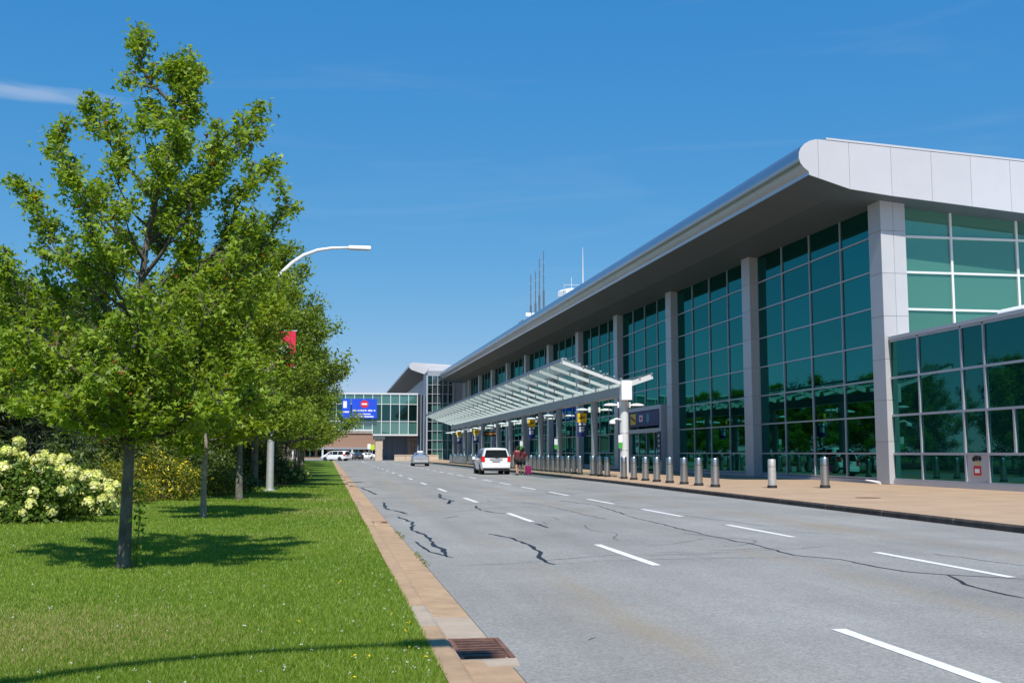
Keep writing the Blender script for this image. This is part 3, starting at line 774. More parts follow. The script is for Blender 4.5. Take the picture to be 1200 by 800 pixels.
roof.data.materials.append(MATS['soffit'])
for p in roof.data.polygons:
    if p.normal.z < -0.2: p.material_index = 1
# curved eave panels
pl = 4.8
npl = int(Ltot / pl)
pl = Ltot / npl
outer = arc; inner = [(x + 0.028, z) for x, z in arc]
em_ = MB().prism_y(outer + inner[::-1], 0.006, pl - 0.006, RISE * pl).mesh('eave_panel')
em_.materials.append(MATS['nose']); em_.shade_smooth(); em_.set_sharp_from_angle(angle=R(35))
for k in range(npl):
    obj('eave_panel', em_, None, roof, loc=(0, YF + k * pl, RISE * k * pl))
# soffit in two strips of long panels
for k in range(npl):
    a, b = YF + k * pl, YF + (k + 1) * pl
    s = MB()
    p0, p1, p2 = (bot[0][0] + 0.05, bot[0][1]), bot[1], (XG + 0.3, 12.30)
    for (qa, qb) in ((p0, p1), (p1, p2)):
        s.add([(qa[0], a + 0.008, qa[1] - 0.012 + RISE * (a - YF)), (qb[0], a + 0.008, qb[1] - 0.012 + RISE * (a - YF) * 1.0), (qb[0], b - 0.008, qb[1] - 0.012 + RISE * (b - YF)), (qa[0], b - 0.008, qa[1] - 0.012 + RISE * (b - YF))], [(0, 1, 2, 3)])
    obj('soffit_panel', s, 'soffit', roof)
for k in range(11):
    yy = 46.5 + 14.05 * k
    q = MB().lathe([(0.13, 0.0), (0.13, -0.05), (0.09, -0.06), (0.01, -0.05)], 12)
    obj('soffit_light', q, 'white', roof, loc=(21.9, yy, bot[1][1] + (12.30 - bot[1][1]) * (21.9 - bot[1][0]) / (XG + 0.3 - bot[1][0]) - 0.015 + RISE * (yy - YF)))
# end fascia panels
sx = [arc[5][0] + 0.01, pz(950, 190)[0] + 0.32, pz(995, 200)[0], pz(1044, 200)[0], pz(1091, 200)[0], pz(1137, 200)[0], pz(1183, 200)[0]]
while sx[-1] < XR: sx.append(sx[-1] + sx[-1] - sx[-2])
sx[-1] = XR
for i in range(len(sx) - 1):
    a, b = sx[i] + (0.006 if i else 0), sx[i + 1] - 0.006
    if i == 0:
        poly = [(x, z) for x, z in arc if x < b] 
        lo = [q for q in poly]
        poly = lo + [(b, top_z(b) if b > topk[0] else max(z for x, z in arc) - 0.01), (b, bot_z(b))]
    else:
        poly = [(a, bot_z(a)), (a, top_z(a))] + [(b, top_z(b)), (b, bot_z(b))]
        if a < bot[1][0] < b: poly.append((bot[1][0], bot[1][1]))
        if a < bot[2][0] < b: poly.append((bot[2][0], bot[2][1]))
    obj('fascia_panel', MB().prism_y(poly, YF - 0.03, YF + 0.028), 'fascia', roof)
obj('roof_edge_trim', MB().prism_y([(topk[0] + 0.2, top_z(topk[0]) + 0.005), (XR, top_z(XR) + 0.005), (XR, top_z(XR) + 0.09), (topk[0] + 0.2, top_z(topk[0]) + 0.09)], YF - 0.05, YF + 0.25), 'fascia', roof)
# far end of the terminal: grey panel wall under the roof
tob('end_panel_wall', MB().box(XG - 0.3, XG + 0.5, YE - 4, YE, 0.15, 14.2), 'panel')

# low wing continuing towards the camera
XW = 22.66
wing = thing('glass_wing', 'low flat-roofed glazed wing in front of the terminal corner', 'building', (XW, 41.4, 0))
def wob(name, m, mat, parent=None, **k):
    o = obj(name, m, mat, parent or wing, **k)
    if parent is None: o.location = (-XW, -41.4, 0)
    return o
wy = [41.42, on_x(1080, 490, XW).y, on_x(1131, 490, XW).y, on_x(1158, 490, XW).y, 31.6, 29.0, 26.2, 23.4]
wz = [0.36, 1.40, 2.96, 4.50, 6.03]
ym4 = on_x(1190.6, 505, XW).y
fr = MB()
for yy in wy: fr.box(XW - 0.07, XW + 0.08, yy - 0.045, yy + 0.045, 0.3, 6.0)
for zz_ in wz:
    for i in range(len(wy) - 1): fr.box(XW - 0.066, XW + 0.08, wy[i + 1] + 0.046, wy[i] - 0.046, zz_ - 0.045, zz_ + 0.045)
fr.box(XW - 0.066, XW + 0.08, ym4 - 0.045, ym4 + 0.045, 1.446, 2.914)
wf = wob('window_frame', fr, 'mullion')
wob('sill', MB().box(XW - 0.10, XW + 0.08, 23, 41.46, 0.12, 0.312), 'panel')
wob('plinth', MB().box(XW - 0.04, XW + 0.08, 23, 41.46, 0.10, 0.118), 'steel_grey')
wob('coping', MB().box(XW - 0.12, XW + 0.6, 23, 41.46, 6.08, 6.22), 'panel')
wob('wing_roof', MB().box(XW + 0.1, 50, 23, 42.4, 5.9, 6.1), 'roofing')
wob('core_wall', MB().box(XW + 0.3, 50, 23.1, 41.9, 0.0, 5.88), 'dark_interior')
for i in range(len(wy) - 1):
    for j in range(4):
        y0, y1, z0, z1 = wy[i + 1], wy[i], wz[j], wz[j + 1]
        if i == 2 and j == 0:
            wob('metal_panel', MB().box(XW - 0.02, XW + 0.02, y0 + 0.05, y1 - 0.05, z0 + 0.05, z1 - 0.05), 'panel', wf); continue
        segs = [(y0, y1)] if not (i == 3 and j == 2 and False) else [(y0, ym4), (ym4, y1)]
        if y0 < ym4 < y1 and j == 1: segs = [(y0, ym4), (ym4, y1)]
        for p, q in segs:
            obj('pane', PM['glass_wing'], None, wf, loc=(XW, (p + q) / 2, (z0 + z1) / 2), rot=(0, jit(), jit()), scale=(1, q - p - 0.02, z1 - z0 - 0.02))
# warning stickers on the grey panel
pc = on_x(1145, 545, XW - 0.03)
t = thing('notice_board', 'small red and black notice on the grey metal panel of the wing', 'sign', (XW - 0.024, pc.y, pc.z))
obj('red_plate', MB().box(-0.008, 0.0, -0.22, 0.22, -0.36, -0.02), 'red', t)
obj('white_mark', MB().box(-0.011, -0.009, -0.14, 0.14, -0.27, -0.12), 'white', t)
for dy, dz, r_ in ((-0.17, 0.24, 0.10), (0.04, 0.27, 0.12), (0.2, 0.22, 0.09)):
    obj('pictogram', MB().tube([(-0.008, dy, dz), (0.0, dy, dz)], r_, 12), 'black', t)
obj('yellow_mark', MB().box(-0.008, 0.0, -0.10, 0.12, 0.02, 0.10), 'yellow', t)
# rooftop duct
t = thing('roof_vent', 'white rounded metal vent hood on the roof of the low wing', 'vent', (24.4, 35.0, 6.1))
obj('hood', MB().tube([(0, -0.75, 0.30), (0, 0.75, 0.30)], 0.34, 16), 'white', t, smooth=40)
obj('curb', MB().box(-0.3, 0.3, -0.6, 0.6, 0.0, 0.2), 'steel_light', t)
# hose loop at the corner
hp = Vector((22.0, 41.4, 0.155))
pts = [hp + Vector((0.32 * math.cos(a) - 0.05, 0.25 * math.sin(a), 0.16 * max(0, math.sin(a * 0.5)))) for a in [2 * math.pi * i / 18 for i in range(17)]]
tag(obj('hose', MB().tube(pts, 0.03, 8), 'white', smooth=True), 'white hose loop lying at the foot of the corner column', 'hose')

# entrance set into the glass front
ev = on_x(738, 500, XG - 0.6).y; ew = on_x(777, 500, XG - 0.6).y
yA, yB = min(ev, ew), max(ev, ew)
ent = thing('entrance_portal', 'grey framed terminal entrance with dark glass doors', 'entrance', (XG - 0.5, (yA + yB) / 2, 0.15))
EX, EYc = XG - 0.5, (yA + yB) / 2
def eob(name, m, mat): return obj(name, m, mat, ent, loc=(-EX, -EYc, -0.15))
z1 = 4.75; z2 = 3.15
eob('portal_frame', MB().box(XG - 0.75, XG - 0.1, yA, yB, z1 - 0.28, z1).box(XG - 0.75, XG - 0.1, yA, yB, z2 - 0.3, z2).box(XG - 0.75, XG - 0.1, yA, yA + 0.35, z2, z1 - 0.28).box(XG - 0.75, XG - 0.1, yB - 0.35, yB, z2, z1 - 0.28).box(XG - 0.75, XG - 0.1, yA, yA + 0.3, 0.15, z2 - 0.3).box(XG - 0.75, XG - 0.1, yB - 0.3, yB, 0.15, z2 - 0.3), 'panel')
nd = 4
for i in range(nd):
    a = yA + 0.32 + (yB - yA - 0.64) * i / nd; b = yA + 0.32 + (yB - yA - 0.64) * (i + 1) / nd
    eob('door', MB().box(XG - 0.5, XG - 0.44, a + 0.02, b - 0.02, 0.17, z2 - 0.32), 'glass_teal')
    eob('door_frame', MB().box(XG - 0.56, XG - 0.42, a + 0.0, a + 0.08, 0.16, z2 - 0.31).box(XG - 0.56, XG - 0.42, a + 0.08, b - 0.02, 1.2, 1.27), 'mullion')
es = thing('entrance_sign', 'navy sign with yellow, red and teal icons above the entrance doors', 'sign', (XG - 0.75, EYc, (z1 + z2) / 2))
obj('board', MB().box(-0.03, 0.05, -(yB - yA) / 2 + 0.36, (yB - yA) / 2 - 0.36, -0.62, 0.46), 'navy', es)
W_ = (yB - yA) / 2 - 0.4
obj('icon', MB().box(-0.04, -0.032, W_ * 0.50, W_ * 0.86, -0.44, 0.36), 'yellow', es)
obj('icon_mark', MB().bar((-0.045, W_ * 0.54, -0.2), (-0.045, W_ * 0.82, 0.12), 0.02, 0.16, (0, 0, 1)), 'black', es)
obj('icon', MB().box(-0.04, -0.032, W_ * 0.03, W_ * 0.25, -0.26, 0.20), 'white', es)
obj('icon_mark', MB().box(-0.045, -0.041, W_ * 0.08, W_ * 0.20, -0.16, 0.10), 'red', es)
obj('icon', MB().tube([(-0.04, -W_ * 0.32, -0.05), (-0.032, -W_ * 0.32, -0.05)], 0.36, 16), 'teal', es)
tag(obj('side_banner', MB().box(XG - 0.80, XG - 0.77, yA + 0.05, yA + 0.75, 0.9, 2.9), 'navy'), 'narrow navy banner with white marks beside the entrance doors', 'banner')
sb = bpy.data.objects['side_banner']
for k in range(5): obj('white_mark', MB().box(XG - 0.805, XG - 0.801, yA + 0.25, yA + 0.55, 1.15 + 0.35 * k, 1.28 + 0.35 * k), 'white', sb)

# ---------------------------------------------------------------- glass canopy over the sidewalk
CX = 15.05; CY0, CY1 = 54.3, 139.0
can = thing('canopy', 'long glass and steel canopy sloping up over the drop-off sidewalk', 'canopy', (CX, CY0, 0.15))
def cob(name, m, mat, **k): return obj(name, m, mat, can, loc=(-CX, -CY0, -0.15), **k)
col_y = [54.9, 61.5, 71.6, 78.2, 85.4, 92.1, 99.5, 110.0, 117.5, 125.3, 132.0, 137.5]
for i, yy in enumerate(col_y):
    r_ = 0.235 if i == 0 else 0.20
    cob('column', MB().lathe([(r_, 0.15), (r_, 4.5)], 20, (CX, yy, 0)), 'steel_light' if i == 0 else 'steel_grey', smooth=50)
    if i == 0: cob('column_base', MB().lathe([(0.42, 0.14), (0.42, 0.27), (0.38, 0.29), (0.24, 0.29)], 8, (CX, yy, 0)), 'concrete')
cob('gutter_beam', MB().box(CX - 0.22, CX + 0.22, CY0 + 0.3, CY1, 4.42, 4.93), 'steel_grey')
cob('end_box', MB().box(CX - 0.30, CX + 0.26, CY0 - 0.1, CY0 + 0.28, 4.20, 5.22), 'white')
F0, F1 = Vector((CX - 0.15, 0, 5.02)), Vector((11.55, 0, 6.17))
B0, B1 = Vector((CX + 0.15, 0, 5.02)), Vector((16.5, 0, 5.46))
nr = 26
ry = [CY0 + 0.15 + (CY1 - CY0 - 0.3) * i / (nr) for i in range(nr + 1)]
rm = MB().bar(F0, F1, 0.14, 0.17).mesh('rafter'); rm.materials.append(MATS['steel_light'])
rm2 = MB().bar(B0, B1, 0.11, 0.26).mesh('rafter'); rm2.materials.append(MATS['steel_light'])
nslope = (F1 - F0).normalized(); up_ = Vector((nslope.z, 0, -nslope.x)); up_ = up_ if up_.z > 0 else -up_
gm_f = MB(); gm_b = MB()
dy_ = ry[1] - ry[0]
def slab(A, B, t0, t1, upn, off, th, y0, y1):
    p, q = A.lerp(B, t0), A.lerp(B, t1); m = MB(); vs = []
    for h in (off, off + th):
        for yy in (y0, y1):
            for c_ in (p, q): w_ = c_ + upn * h; vs.append((w_.x, yy, w_.z))
    m.add(vs, [(0, 1, 3, 2), (4, 6, 7, 5), (0, 4, 5, 1), (2, 3, 7, 6), (0, 2, 6, 4), (1, 5, 7, 3)])
    return m
nsb = (B1 - B0).normalized(); upb = Vector((-nsb.z, 0, nsb.x))
gms = [slab(F0, F1, a, b, up_, 0.19, 0.015, 0.02, dy_ - 0.02).mesh('glass_panel') for a, b in ((0.03, 0.345), (0.355, 0.665), (0.675, 1.0))]
gmb = slab(B0, B1, 0.03, 1.0, upb, 0.19, 0.015, 0.02, dy_ - 0.02).mesh('glass_panel')
for m in gms + [gmb]: m.materials.append(MATS['canopy_glass' if m is gms[2] else 'canopy_glass_clear'])
brm = MB().box(-0.06, 0.06, -0.05, 0.05, -0.05, 0.28).mesh('bracket'); brm.materials.append(MATS['steel_grey'])
for i, yy in enumerate(ry):
    obj('rafter', rm, None, can, loc=(-CX, yy - CY0, -0.15)); obj('rafter', rm2, None, can, loc=(-CX, yy - CY0, -0.15))
    if i < nr:
        for g_ in gms + [gmb]: obj('glass_panel', g_, None, can, loc=(-CX, yy - CY0, -0.15))
    obj('bracket', brm, None, can, loc=(-0.17, yy - CY0, 4.78))
for t_ in (0.33, 0.66, 0.985):
    p = F0.lerp(F1, t_) + up_ * 0.155
    if t_ > 0.9: p = F1 + up_ * 0.10 - nslope * 0.0
    cob('purlin', MB().bar((p.x, CY0, p.z), (p.x, CY1, p.z), 0.07, 0.07 if t_ < 0.9 else 0.16), 'steel_grey')
for t_ in (0.5, 0.99):
    p = B0.lerp(B1, t_) + upb * 0.155
    cob('purlin', MB().bar((p.x, CY0, p.z), (p.x, CY1, p.z), 0.07, 0.07), 'steel_grey')
clips = MB()
for i in range(int((CY1 - CY0) / 1.08)):
    yy = CY0 + 0.3 + i * 1.08; p = F1 + up_ * 0.20 - nslope * 0.10
    clips.box(p.x - 0.05, p.x + 0.05, yy - 0.04, yy + 0.04, p.z, p.z + 0.07)
cob('glazing_clips', clips, 'steel_grey', kind='stuff')
for i in range(9):
    p = F0.lerp(F1, (i + 0.5) / 9) + up_ * 0.20
    cob('end_clip', MB().box(p.x - 0.05, p.x + 0.05, CY0 + 0.05, CY0 + 0.15, p.z, p.z + 0.07), 'steel_grey')

# round lamps on the canopy columns
lamp_l = 'flat white disc lamp on an arm of a canopy column'
lt = thing('canopy_lamp', lamp_l, 'lamp', (0, 0, 0), 0, 'disc lamps on the canopy columns')
obj('shade', MB().lathe([(0.02, -0.035), (0.36, -0.03), (0.38, 0.0), (0.34, 0.06), (0.12, 0.11), (0.02, 0.11)], 20), 'white', lt, smooth=40)
obj('arm', MB().bar((-0.36, 0, 0.03), (-0.50, 0, 0.03), 0.07, 0.30), 'white', lt)
first = True
for i, yy in enumerate(col_y):
    for s in (-1, 1):
        loc = (CX + s * 0.72, yy, 3.93); rz = 0 if s > 0 else math.pi
        if first: lt.location = loc; lt.rotation_euler.z = rz; first = False
        else: dup(lt, loc, rz)
# dome camera on the near column
t = thing('security_camera', 'white dome security camera on the white canopy column', 'camera', (CX - 0.25, 54.75, 3.1))
obj('arm', MB().tube([(0.06, 0, 0.05), (-0.2, -0.05, 0.12), (-0.42, -0.1, 0.05)], 0.05, 8), 'white', t, smooth=True)
obj('housing', MB().lathe([(0.02, 0.12), (0.13, 0.08), (0.17, -0.02), (0.16, -0.1), (0.03, -0.10)], 16, (-0.45, -0.1, -0.05)), 'white', t, smooth=40)
obj('dome', MB().lathe([(0.13, -0.101), (0.11, -0.17), (0.05, -0.21), (0.01, -0.215)], 16, (-0.45, -0.1, -0.05)), 'black', t, smooth=True)
for nm, lab, xo, yy, lo in (('column_notice', 'green and white zone notice strapped to the white canopy column', -0.02, 54.9, 1.62), ('column_notice', 'green and white zone notice on the third grey canopy column', -0.02, 71.6, 1.62), ('column_notice', 'green and white zone notice on the fifth grey canopy column', -0.02, 85.4, 1.62)):
    t = thing(nm, lab, 'notice', (CX - 0.22, yy - 0.05, lo))
    obj('white_plate', MB().box(-0.16, 0.06, -0.21, -0.19, 0.36, 0.75), 'white', t)
    obj('green_plate', MB().box(-0.16, 0.06, -0.21, -0.19, 0.05, 0.355), 'green_sticker', t)
    obj('strap', MB().lathe([(0.245, 0.0), (0.25, 0.02), (0.245, 0.04)], 20, (0.22, 0.05, 0.84)).lathe([(0.245, 0.0), (0.25, 0.02), (0.245, 0.04)], 20, (0.22, 0.05, -0.06)), 'galvanised', t)
# hanging wayfinding signs: yellow aircraft panel over a navy panel
def hang_sign(x, y, label, w=0.58, h=1.44, ztop=None):
    zt = ztop
    t = thing('hanging_sign', label, 'sign', (x, y, zt), 0, 'yellow and navy signs hanging under the canopy')
    obj('yellow_panel', MB().box(-w / 2, w / 2, -0.04, 0.04, -0.56, 0.0), 'yellow', t)
    obj('navy_panel', MB().box(-w / 2, w / 2, -0.038, 0.038, -h, -0.563), 'navy', t)
    m = MB()
    m.bar((-0.17, -0.045, -0.34), (0.19, -0.045, -0.23), 0.012, 0.07, (0, 0, 1)).bar((-0.02, -0.046, -0.28), (-0.12, -0.046, -0.12), 0.012, 0.06, (0, 0, 1)).bar((-0.17, -0.047, -0.34), (-0.20, -0.047, -0.22), 0.012, 0.05, (0, 0, 1))
    obj('aircraft_mark', m, 'black', t)
    obj('icon', MB().box(-0.22, -0.04, -0.045, -0.039, -0.74, -0.60), 'white', t)
    obj('icon', MB().box(0.04, 0.22, -0.045, -0.039, -0.74, -0.60), 'white', t)
    for k in range(4): obj('white_line', MB().box(-0.2, 0.14 - 0.05 * (k % 2), -0.045, -0.039, -0.84 - 0.085 * k - 0.05, -0.84 - 0.085 * k), 'white', t)
    obj('hanger', MB().box(-0.02, 0.02, -0.02, 0.02, 0.002, 0.62), 'steel_grey', t)
for x_, k in (((682, 484), 'nearest the white column'), ((623, 490), 'second from the white column'), ((558, 503), 'third from the white column'), ((538, 505), 'last before the canopy end')):
    q = on_x(x_[0], x_[1], 15.0)
    hang_sign(15.0, q.y, 'yellow aircraft panel over navy board hanging under the canopy, ' + k, ztop=min(4.0, q.z))
q = on_x(575, 509, 15.6)
t = thing('crosswise_sign', 'dark wide sign with orange lettering hanging under the canopy', 'sign', (15.6, q.y, 3.6))
obj('board', MB().box(-0.8, 0.8, -0.05, 0.05, -0.5, 0.0), 'black', t)
for k in range(3): obj('lettering', MB().box(-0.55 + 0.4 * k, -0.25 + 0.4 * k, -0.058, -0.051, -0.34, -0.18), 'orange', t)
obj('hanger', MB().box(-0.6, -0.56, -0.02, 0.02, 0.002, 0.9).box(0.56, 0.6, -0.02, 0.02, 0.002, 0.9), 'steel_grey', t)

# ---------------------------------------------------------------- bollards
BG = 'steel bollards along the drop-off kerb'
bo = thing('bollard', 'round brushed steel bollard in the row under the canopy', 'bollard', (0, 0, 0), 0, BG)
obj('base', MB().lathe([(0.185, 0.0), (0.185, 0.09), (0.175, 0.105), (0.15, 0.108)], 24), 'rubber', bo, smooth=40)
obj('body', MB().lathe([(0.158, 0.10), (0.150, 0.80)], 24), 'brushed', bo, smooth=40)
obj('band', MB().lathe([(0.140, 0.80), (0.140, 0.815)], 24), 'black', bo)
obj('cap', MB().lathe([(0.150, 0.815), (0.147, 1.06), (0.135, 1.085), (0.11, 1.09), (0.01, 1.09)], 24), 'brushed', bo, smooth=40)
bpos = [(14.20 + 0.02 * random.uniform(-1, 1), 38.9 + 1.86 * i) for i in range(8)]
yy = 54.6
while yy < 138:
    if min(abs(yy - c_) for c_ in col_y) > 0.55: bpos.append((14.45, yy))
    yy += 1.62
for i, (x_, y_) in enumerate(bpos):
    lab = 'brushed steel bollard in the open row between the white column and the terminal corner' if i < 8 else 'brushed steel bollard standing between the grey canopy columns'
    if i == 0: bo.location = (x_, y_, 0.15); bo['label'] = lab
    else: dup(bo, (x_, y_, 0.15), random.uniform(0, 6), label=lab)
q = on_z(967, 571.5, 0.15); b2 = dup(bo, q, 1.0, 1.03, 'brushed steel bollard standing alone beside the terminal corner, taller than its neighbours')
q = on_z(905, 571.5, 0.15); b3 = dup(bo, q, 2.0, 0.97, 'dull mottled grey bollard between the steel row and the lone steel one')
for ch in b3.children:
    if ch.name.startswith(('body', 'cap')):
        ch.data = ch.data.copy(); ch.data.materials.clear(); ch.data.materials.append(MATS['galvanised'])

# ---------------------------------------------------------------- rooftop masts and the control tower
def mast(px, ptop, label, D=132.0, zb=13.6, r=0.085):
    q = on_y(px, ptop, D)
    t = thing('antenna_mast', label, 'antenna', (q.x, D, zb), 0, 'antenna masts on the terminal roof')
    H_ = q.z - zb
    obj('pole', MB().tube([(0, 0, 0), (0, 0, H_ * 0.62), (0, 0, H_ * 0.63), (0, 0, H_)], [r * 1.5, r * 1.5, r * 0.8, r * 0.6], 8), 'mast_grey', t)
    k = MB()
    for i in range(5): k.bar((-0.10, 0, H_ * (0.45 + 0.11 * i)), (0.10, 0, H_ * (0.45 + 0.11 * i)), 0.05, 0.05)
    obj('dipole', k, 'steel_light', t)
mast(622, 322, 'thin antenna mast on the terminal roof, shortest of the four'); mast(627.5, 318, 'thin antenna mast on the terminal roof, second from the roof end')
mast(632, 303, 'thin antenna mast on the terminal roof, third from the roof end'); mast(637, 294, 'thin antenna mast on the terminal roof, tallest of the four')
q0 = on_y(612, 372, 132); q1 = on_y(640, 366, 132)
t = thing('rooftop_unit', 'grey equipment platform at the foot of the roof antennas', 'roof unit', (q0.x, 132, 13.2))
obj('platform', MB().box(0, q1.x - q0.x, -1, 3, 0, q0.z - 13.2 - 0.3), 'steel_grey', t)
obj('cabinet', MB().box(1.1, 2.6, -0.9, 1, q0.z - 13.2 - 0.29, q0.z - 13.2 + 0.5), 'white', t)
obj('floodlight', MB().box(0.3, 1.0, -0.9, -0.5, q0.z - 13.2 + 0.1, q0.z - 13.2 + 0.5).box(0.6, 0.7, -0.8, -0.6, q0.z - 13.2 - 0.29, q0.z - 13.2 + 0.1), 'white', t)
TD = 270.0
q = on_y(675, 345, TD); tw = thing('control_tower', 'airport control tower cab rising behind the terminal roof', 'tower', (q.x, TD, 0))
zc = q.z
obj('shaft', MB().lathe([(3.0, 0), (2.8, zc - 7)], 8), 'concrete', tw)
obj('cab_floor', MB().lathe([(2.8, zc - 7), (4.2, zc - 5), (4.2, zc - 4.2)], 8), 'white', tw)
obj('cab_glass', MB().lathe([(3.5, zc - 4.18), (4.3, zc - 0.82)], 8), 'car_glass', tw)
for k in range(8):
    a = 2 * math.pi * k / 8
    obj('cab_mullion', MB().bar((3.55 * math.cos(a), 3.55 * math.sin(a), zc - 4.17), (4.38 * math.cos(a), 4.38 * math.sin(a), zc - 0.83), 0.35, 0.25), 'white', tw)
obj('cab_roof', MB().lathe([(4.8, zc - 0.8), (4.8, zc + 0.6), (4.0, zc + 1.1), (0.1, zc + 1.15)], 8), 'white', tw)
qt = on_y(677, 290, TD).z
obj('roof_antenna', MB().tube([(1.9, 0, zc + 1.1), (1.9, 0, zc + 7), (1.9, 0, qt)], [0.22, 0.16, 0.07], 6).tube([(-1.2, 0, zc + 1.1), (-1.2, 0, zc + 4.5)], 0.08, 6).tube([(3.4, 0, zc + 1.1), (3.4, 0, zc + 3)], 0.12, 6), 'steel_light', tw)
obj('roof_rail', MB().box(-4.0, 4.0, -3.5, -3.42, zc + 1.9, zc + 2.0).box(-3.95, -3.87, -3.5, -3.42, zc + 1.1, zc + 1.9).box(0, 0.08, -3.5, -3.42, zc + 1.1, zc + 1.9), 'steel_light', tw)

# ---------------------------------------------------------------- far wing of the terminal with its stepped roof
FT = thing('far_terminal', 'distant terminal block with stepped winged roof and tall glass stair hall', 'building', (20, 200, 0))
def fob(name, m, mat, parent=None, **k):
    o = obj(name, m, mat, parent or FT, **k)
    if parent is None: o.location = (-20, -200, 0)
    return o
def wing_roof(px0, ytop, ybot, Y, width, Lb, slope, name):
    a = on_y(px0, ytop, Y); b = on_y(px0, ybot, Y)
    x0, zt, zb_ = a.x, a.z, b.z
    poly = [(x0 + 0.5, zb_), (x0 + 0.05, (zt + zb_) / 2 - 0.2), (x0 + 0.15, zt - 0.35), (x0 + 0.7, zt), (x0 + width, zt + slope * width), (x0 + width, zb_ - 0.06 * width), (x0 + 4.5, zb_ - 1.35)]
    o = fob(name, MB().prism_y(poly, Y, Y + Lb, RISE * 0), 'fascia')
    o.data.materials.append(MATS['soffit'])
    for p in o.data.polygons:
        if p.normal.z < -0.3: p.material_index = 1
    return x0, zb_
ra = wing_roof(479, 424.5, 433, 201, 12, 92, -0.05, 'roof')
rb = wing_roof(501.5, 428, 437, 199, 24, 60, -0.012, 'upper_roof')
fob('rear_wall', MB().box(ra[0] + 3.6, 55, 201.8, 290, 0, ra[1] - 0.9), 'steel_grey')
# tall glass hall
hx0, hx1 = on_y(500, 500, 193).x, on_y(531, 500, 193).x
HZ = on_y(505, 440, 193).z
fob('stair_hall', MB().box(hx0 + 0.12, hx1 + 2, 193.1, 203, 0.1, HZ + 0.9), 'steel_grey')
hxs = [hx0 + (hx1 - hx0) * i / 5 for i in range(6)]; hzs = [0.3 + (HZ - 0.3) * i / 9 for i in range(10)]
fr = MB()
for i, xx in enumerate(hxs): w_ = 0.14 if i in (0, 5) else 0.05; fr.box(xx - w_, xx + w_, 192.7, 193.05, 0.1, HZ)
for zz_ in hzs: fr.box(hx0, hx1, 192.74, 193.04, zz_ - 0.045, zz_ + 0.045)
hf = fob('hall_frame', fr, 'mullion')
for i in range(5):
    for j in range(9):
        mt_ = 'glass_far_dark' if i == 0 else ('glass_sky' if j > 5 else 'glass_far')
        obj('pane', PM[mt_], None, hf, loc=((hxs[i] + hxs[i + 1]) / 2, 193.0, (hzs[j] + hzs[j + 1]) / 2), rot=(jit(), 0, math.pi / 2 + jit()), scale=(1, hxs[i + 1] - hxs[i] - 0.04, hzs[j + 1] - hzs[j] - 0.04))
# bluish metal wall and stone panels to the left of the hall
ax0, ax1 = on_y(489, 500, 196.5).x, hx0 - 0.2
nst = 5
for i in range(nst):
    fob('wall_panel', MB().box(ax0 + (ax1 - ax0) * i / nst + 0.02, ax0 + (ax1 - ax0) * (i + 1) / nst - 0.02, 196.5 - 0.25 * i, 197.5, 0.1, 12.0), 'glass_sky' if i % 2 else 'cladding')
lx0, lx1 = on_y(449, 500, 200).x, on_y(478, 500, 200).x
nst = 12
for i in range(nst):
    fob('wall_panel', MB().box(lx0 + (lx1 - lx0) * i / nst + 0.015, lx0 + (lx1 - lx0) * (i + 1) / nst - 0.015, 200 - 0.12 * (i % 2), 200.8, 0.1, 5.4), 'cladding')
sx1 = on_y(490, 500, 199).x
for i in range(3):
    for j in range(5):
        fob('stone_block', MB().box(lx1 + (sx1 - lx1) * i / 3 + 0.02, lx1 + (sx1 - lx1) * (i + 1) / 3 - 0.02, 199 + random.uniform(-.05, .05), 200, 0.15 + 0.95 * j, 0.15 + 0.95 * (j + 1) - 0.03), 'stone')
for k in range(4):
    a_, b_ = on_y(462 + 13 * k, 540, 186).x, on_y(475 + 13 * k, 540, 186).x
    tag(obj('planter_wall', MB().box(a_ + 0.02, b_ - 0.02, 186, 186.5, 0, 0.95).box(a_, b_, 185.93, 186.57, 0.95, 1.08), 'concrete'), 'low beige concrete wall section in front of the far terminal block', 'wall', 'concrete wall sections')

# glazed footbridge over the road
PY = 195.0
fb = thing('footbridge', 'green glazed footbridge crossing the road at the far end', 'footbridge', (5, PY, 0))
def bob(name, m, mat, parent=None, **k):
    o = obj(name, m, mat, parent or fb, **k)
    if parent is None: o.location = (-5, -PY, 0)
    return o
bz0 = on_y(450, 508.5, PY).z; bzl = on_y(420, 503, PY).z; bzt = on_y(430, 462, PY).z; bzu = on_y(450, 473.5, PY).z; bzm = on_y(450, 493.5, PY).z
xstep = on_y(437, 505, PY).x
px_step = (on_y(464.5, 480, PY).x - on_y(454, 480, PY).x)
bx1 = on_y(489, 480, PY).x
nb = 28
bxs = [bx1 - px_step * i for i in range(nb)]
fr = MB()
for xx in bxs: fr.box(xx - 0.06, xx + 0.06, PY - 0.22, PY + 0.02, (bz0 if xx >= xstep - 0.5 else bzl), bzt)
fr.box(bxs[-1], bx1 + 0.1, PY - 0.26, PY + 0.02, bzt + 0.001, bzt + 0.28)
for zz_ in (bzu, bzm): fr.box(bxs[-1], bx1, PY - 0.2, PY + 0.015, zz_ - 0.05, zz_ + 0.05)
fr.box(xstep, bx1 + 0.1, PY - 0.27, PY + 0.02, bz0 - 0.28, bz0 - 0.001).box(bxs[-1], xstep - 0.01, PY - 0.27, PY + 0.02, bzl - 0.28, bzl - 0.001)
bf = bob('bridge_frame', fr, 'mullion_white')
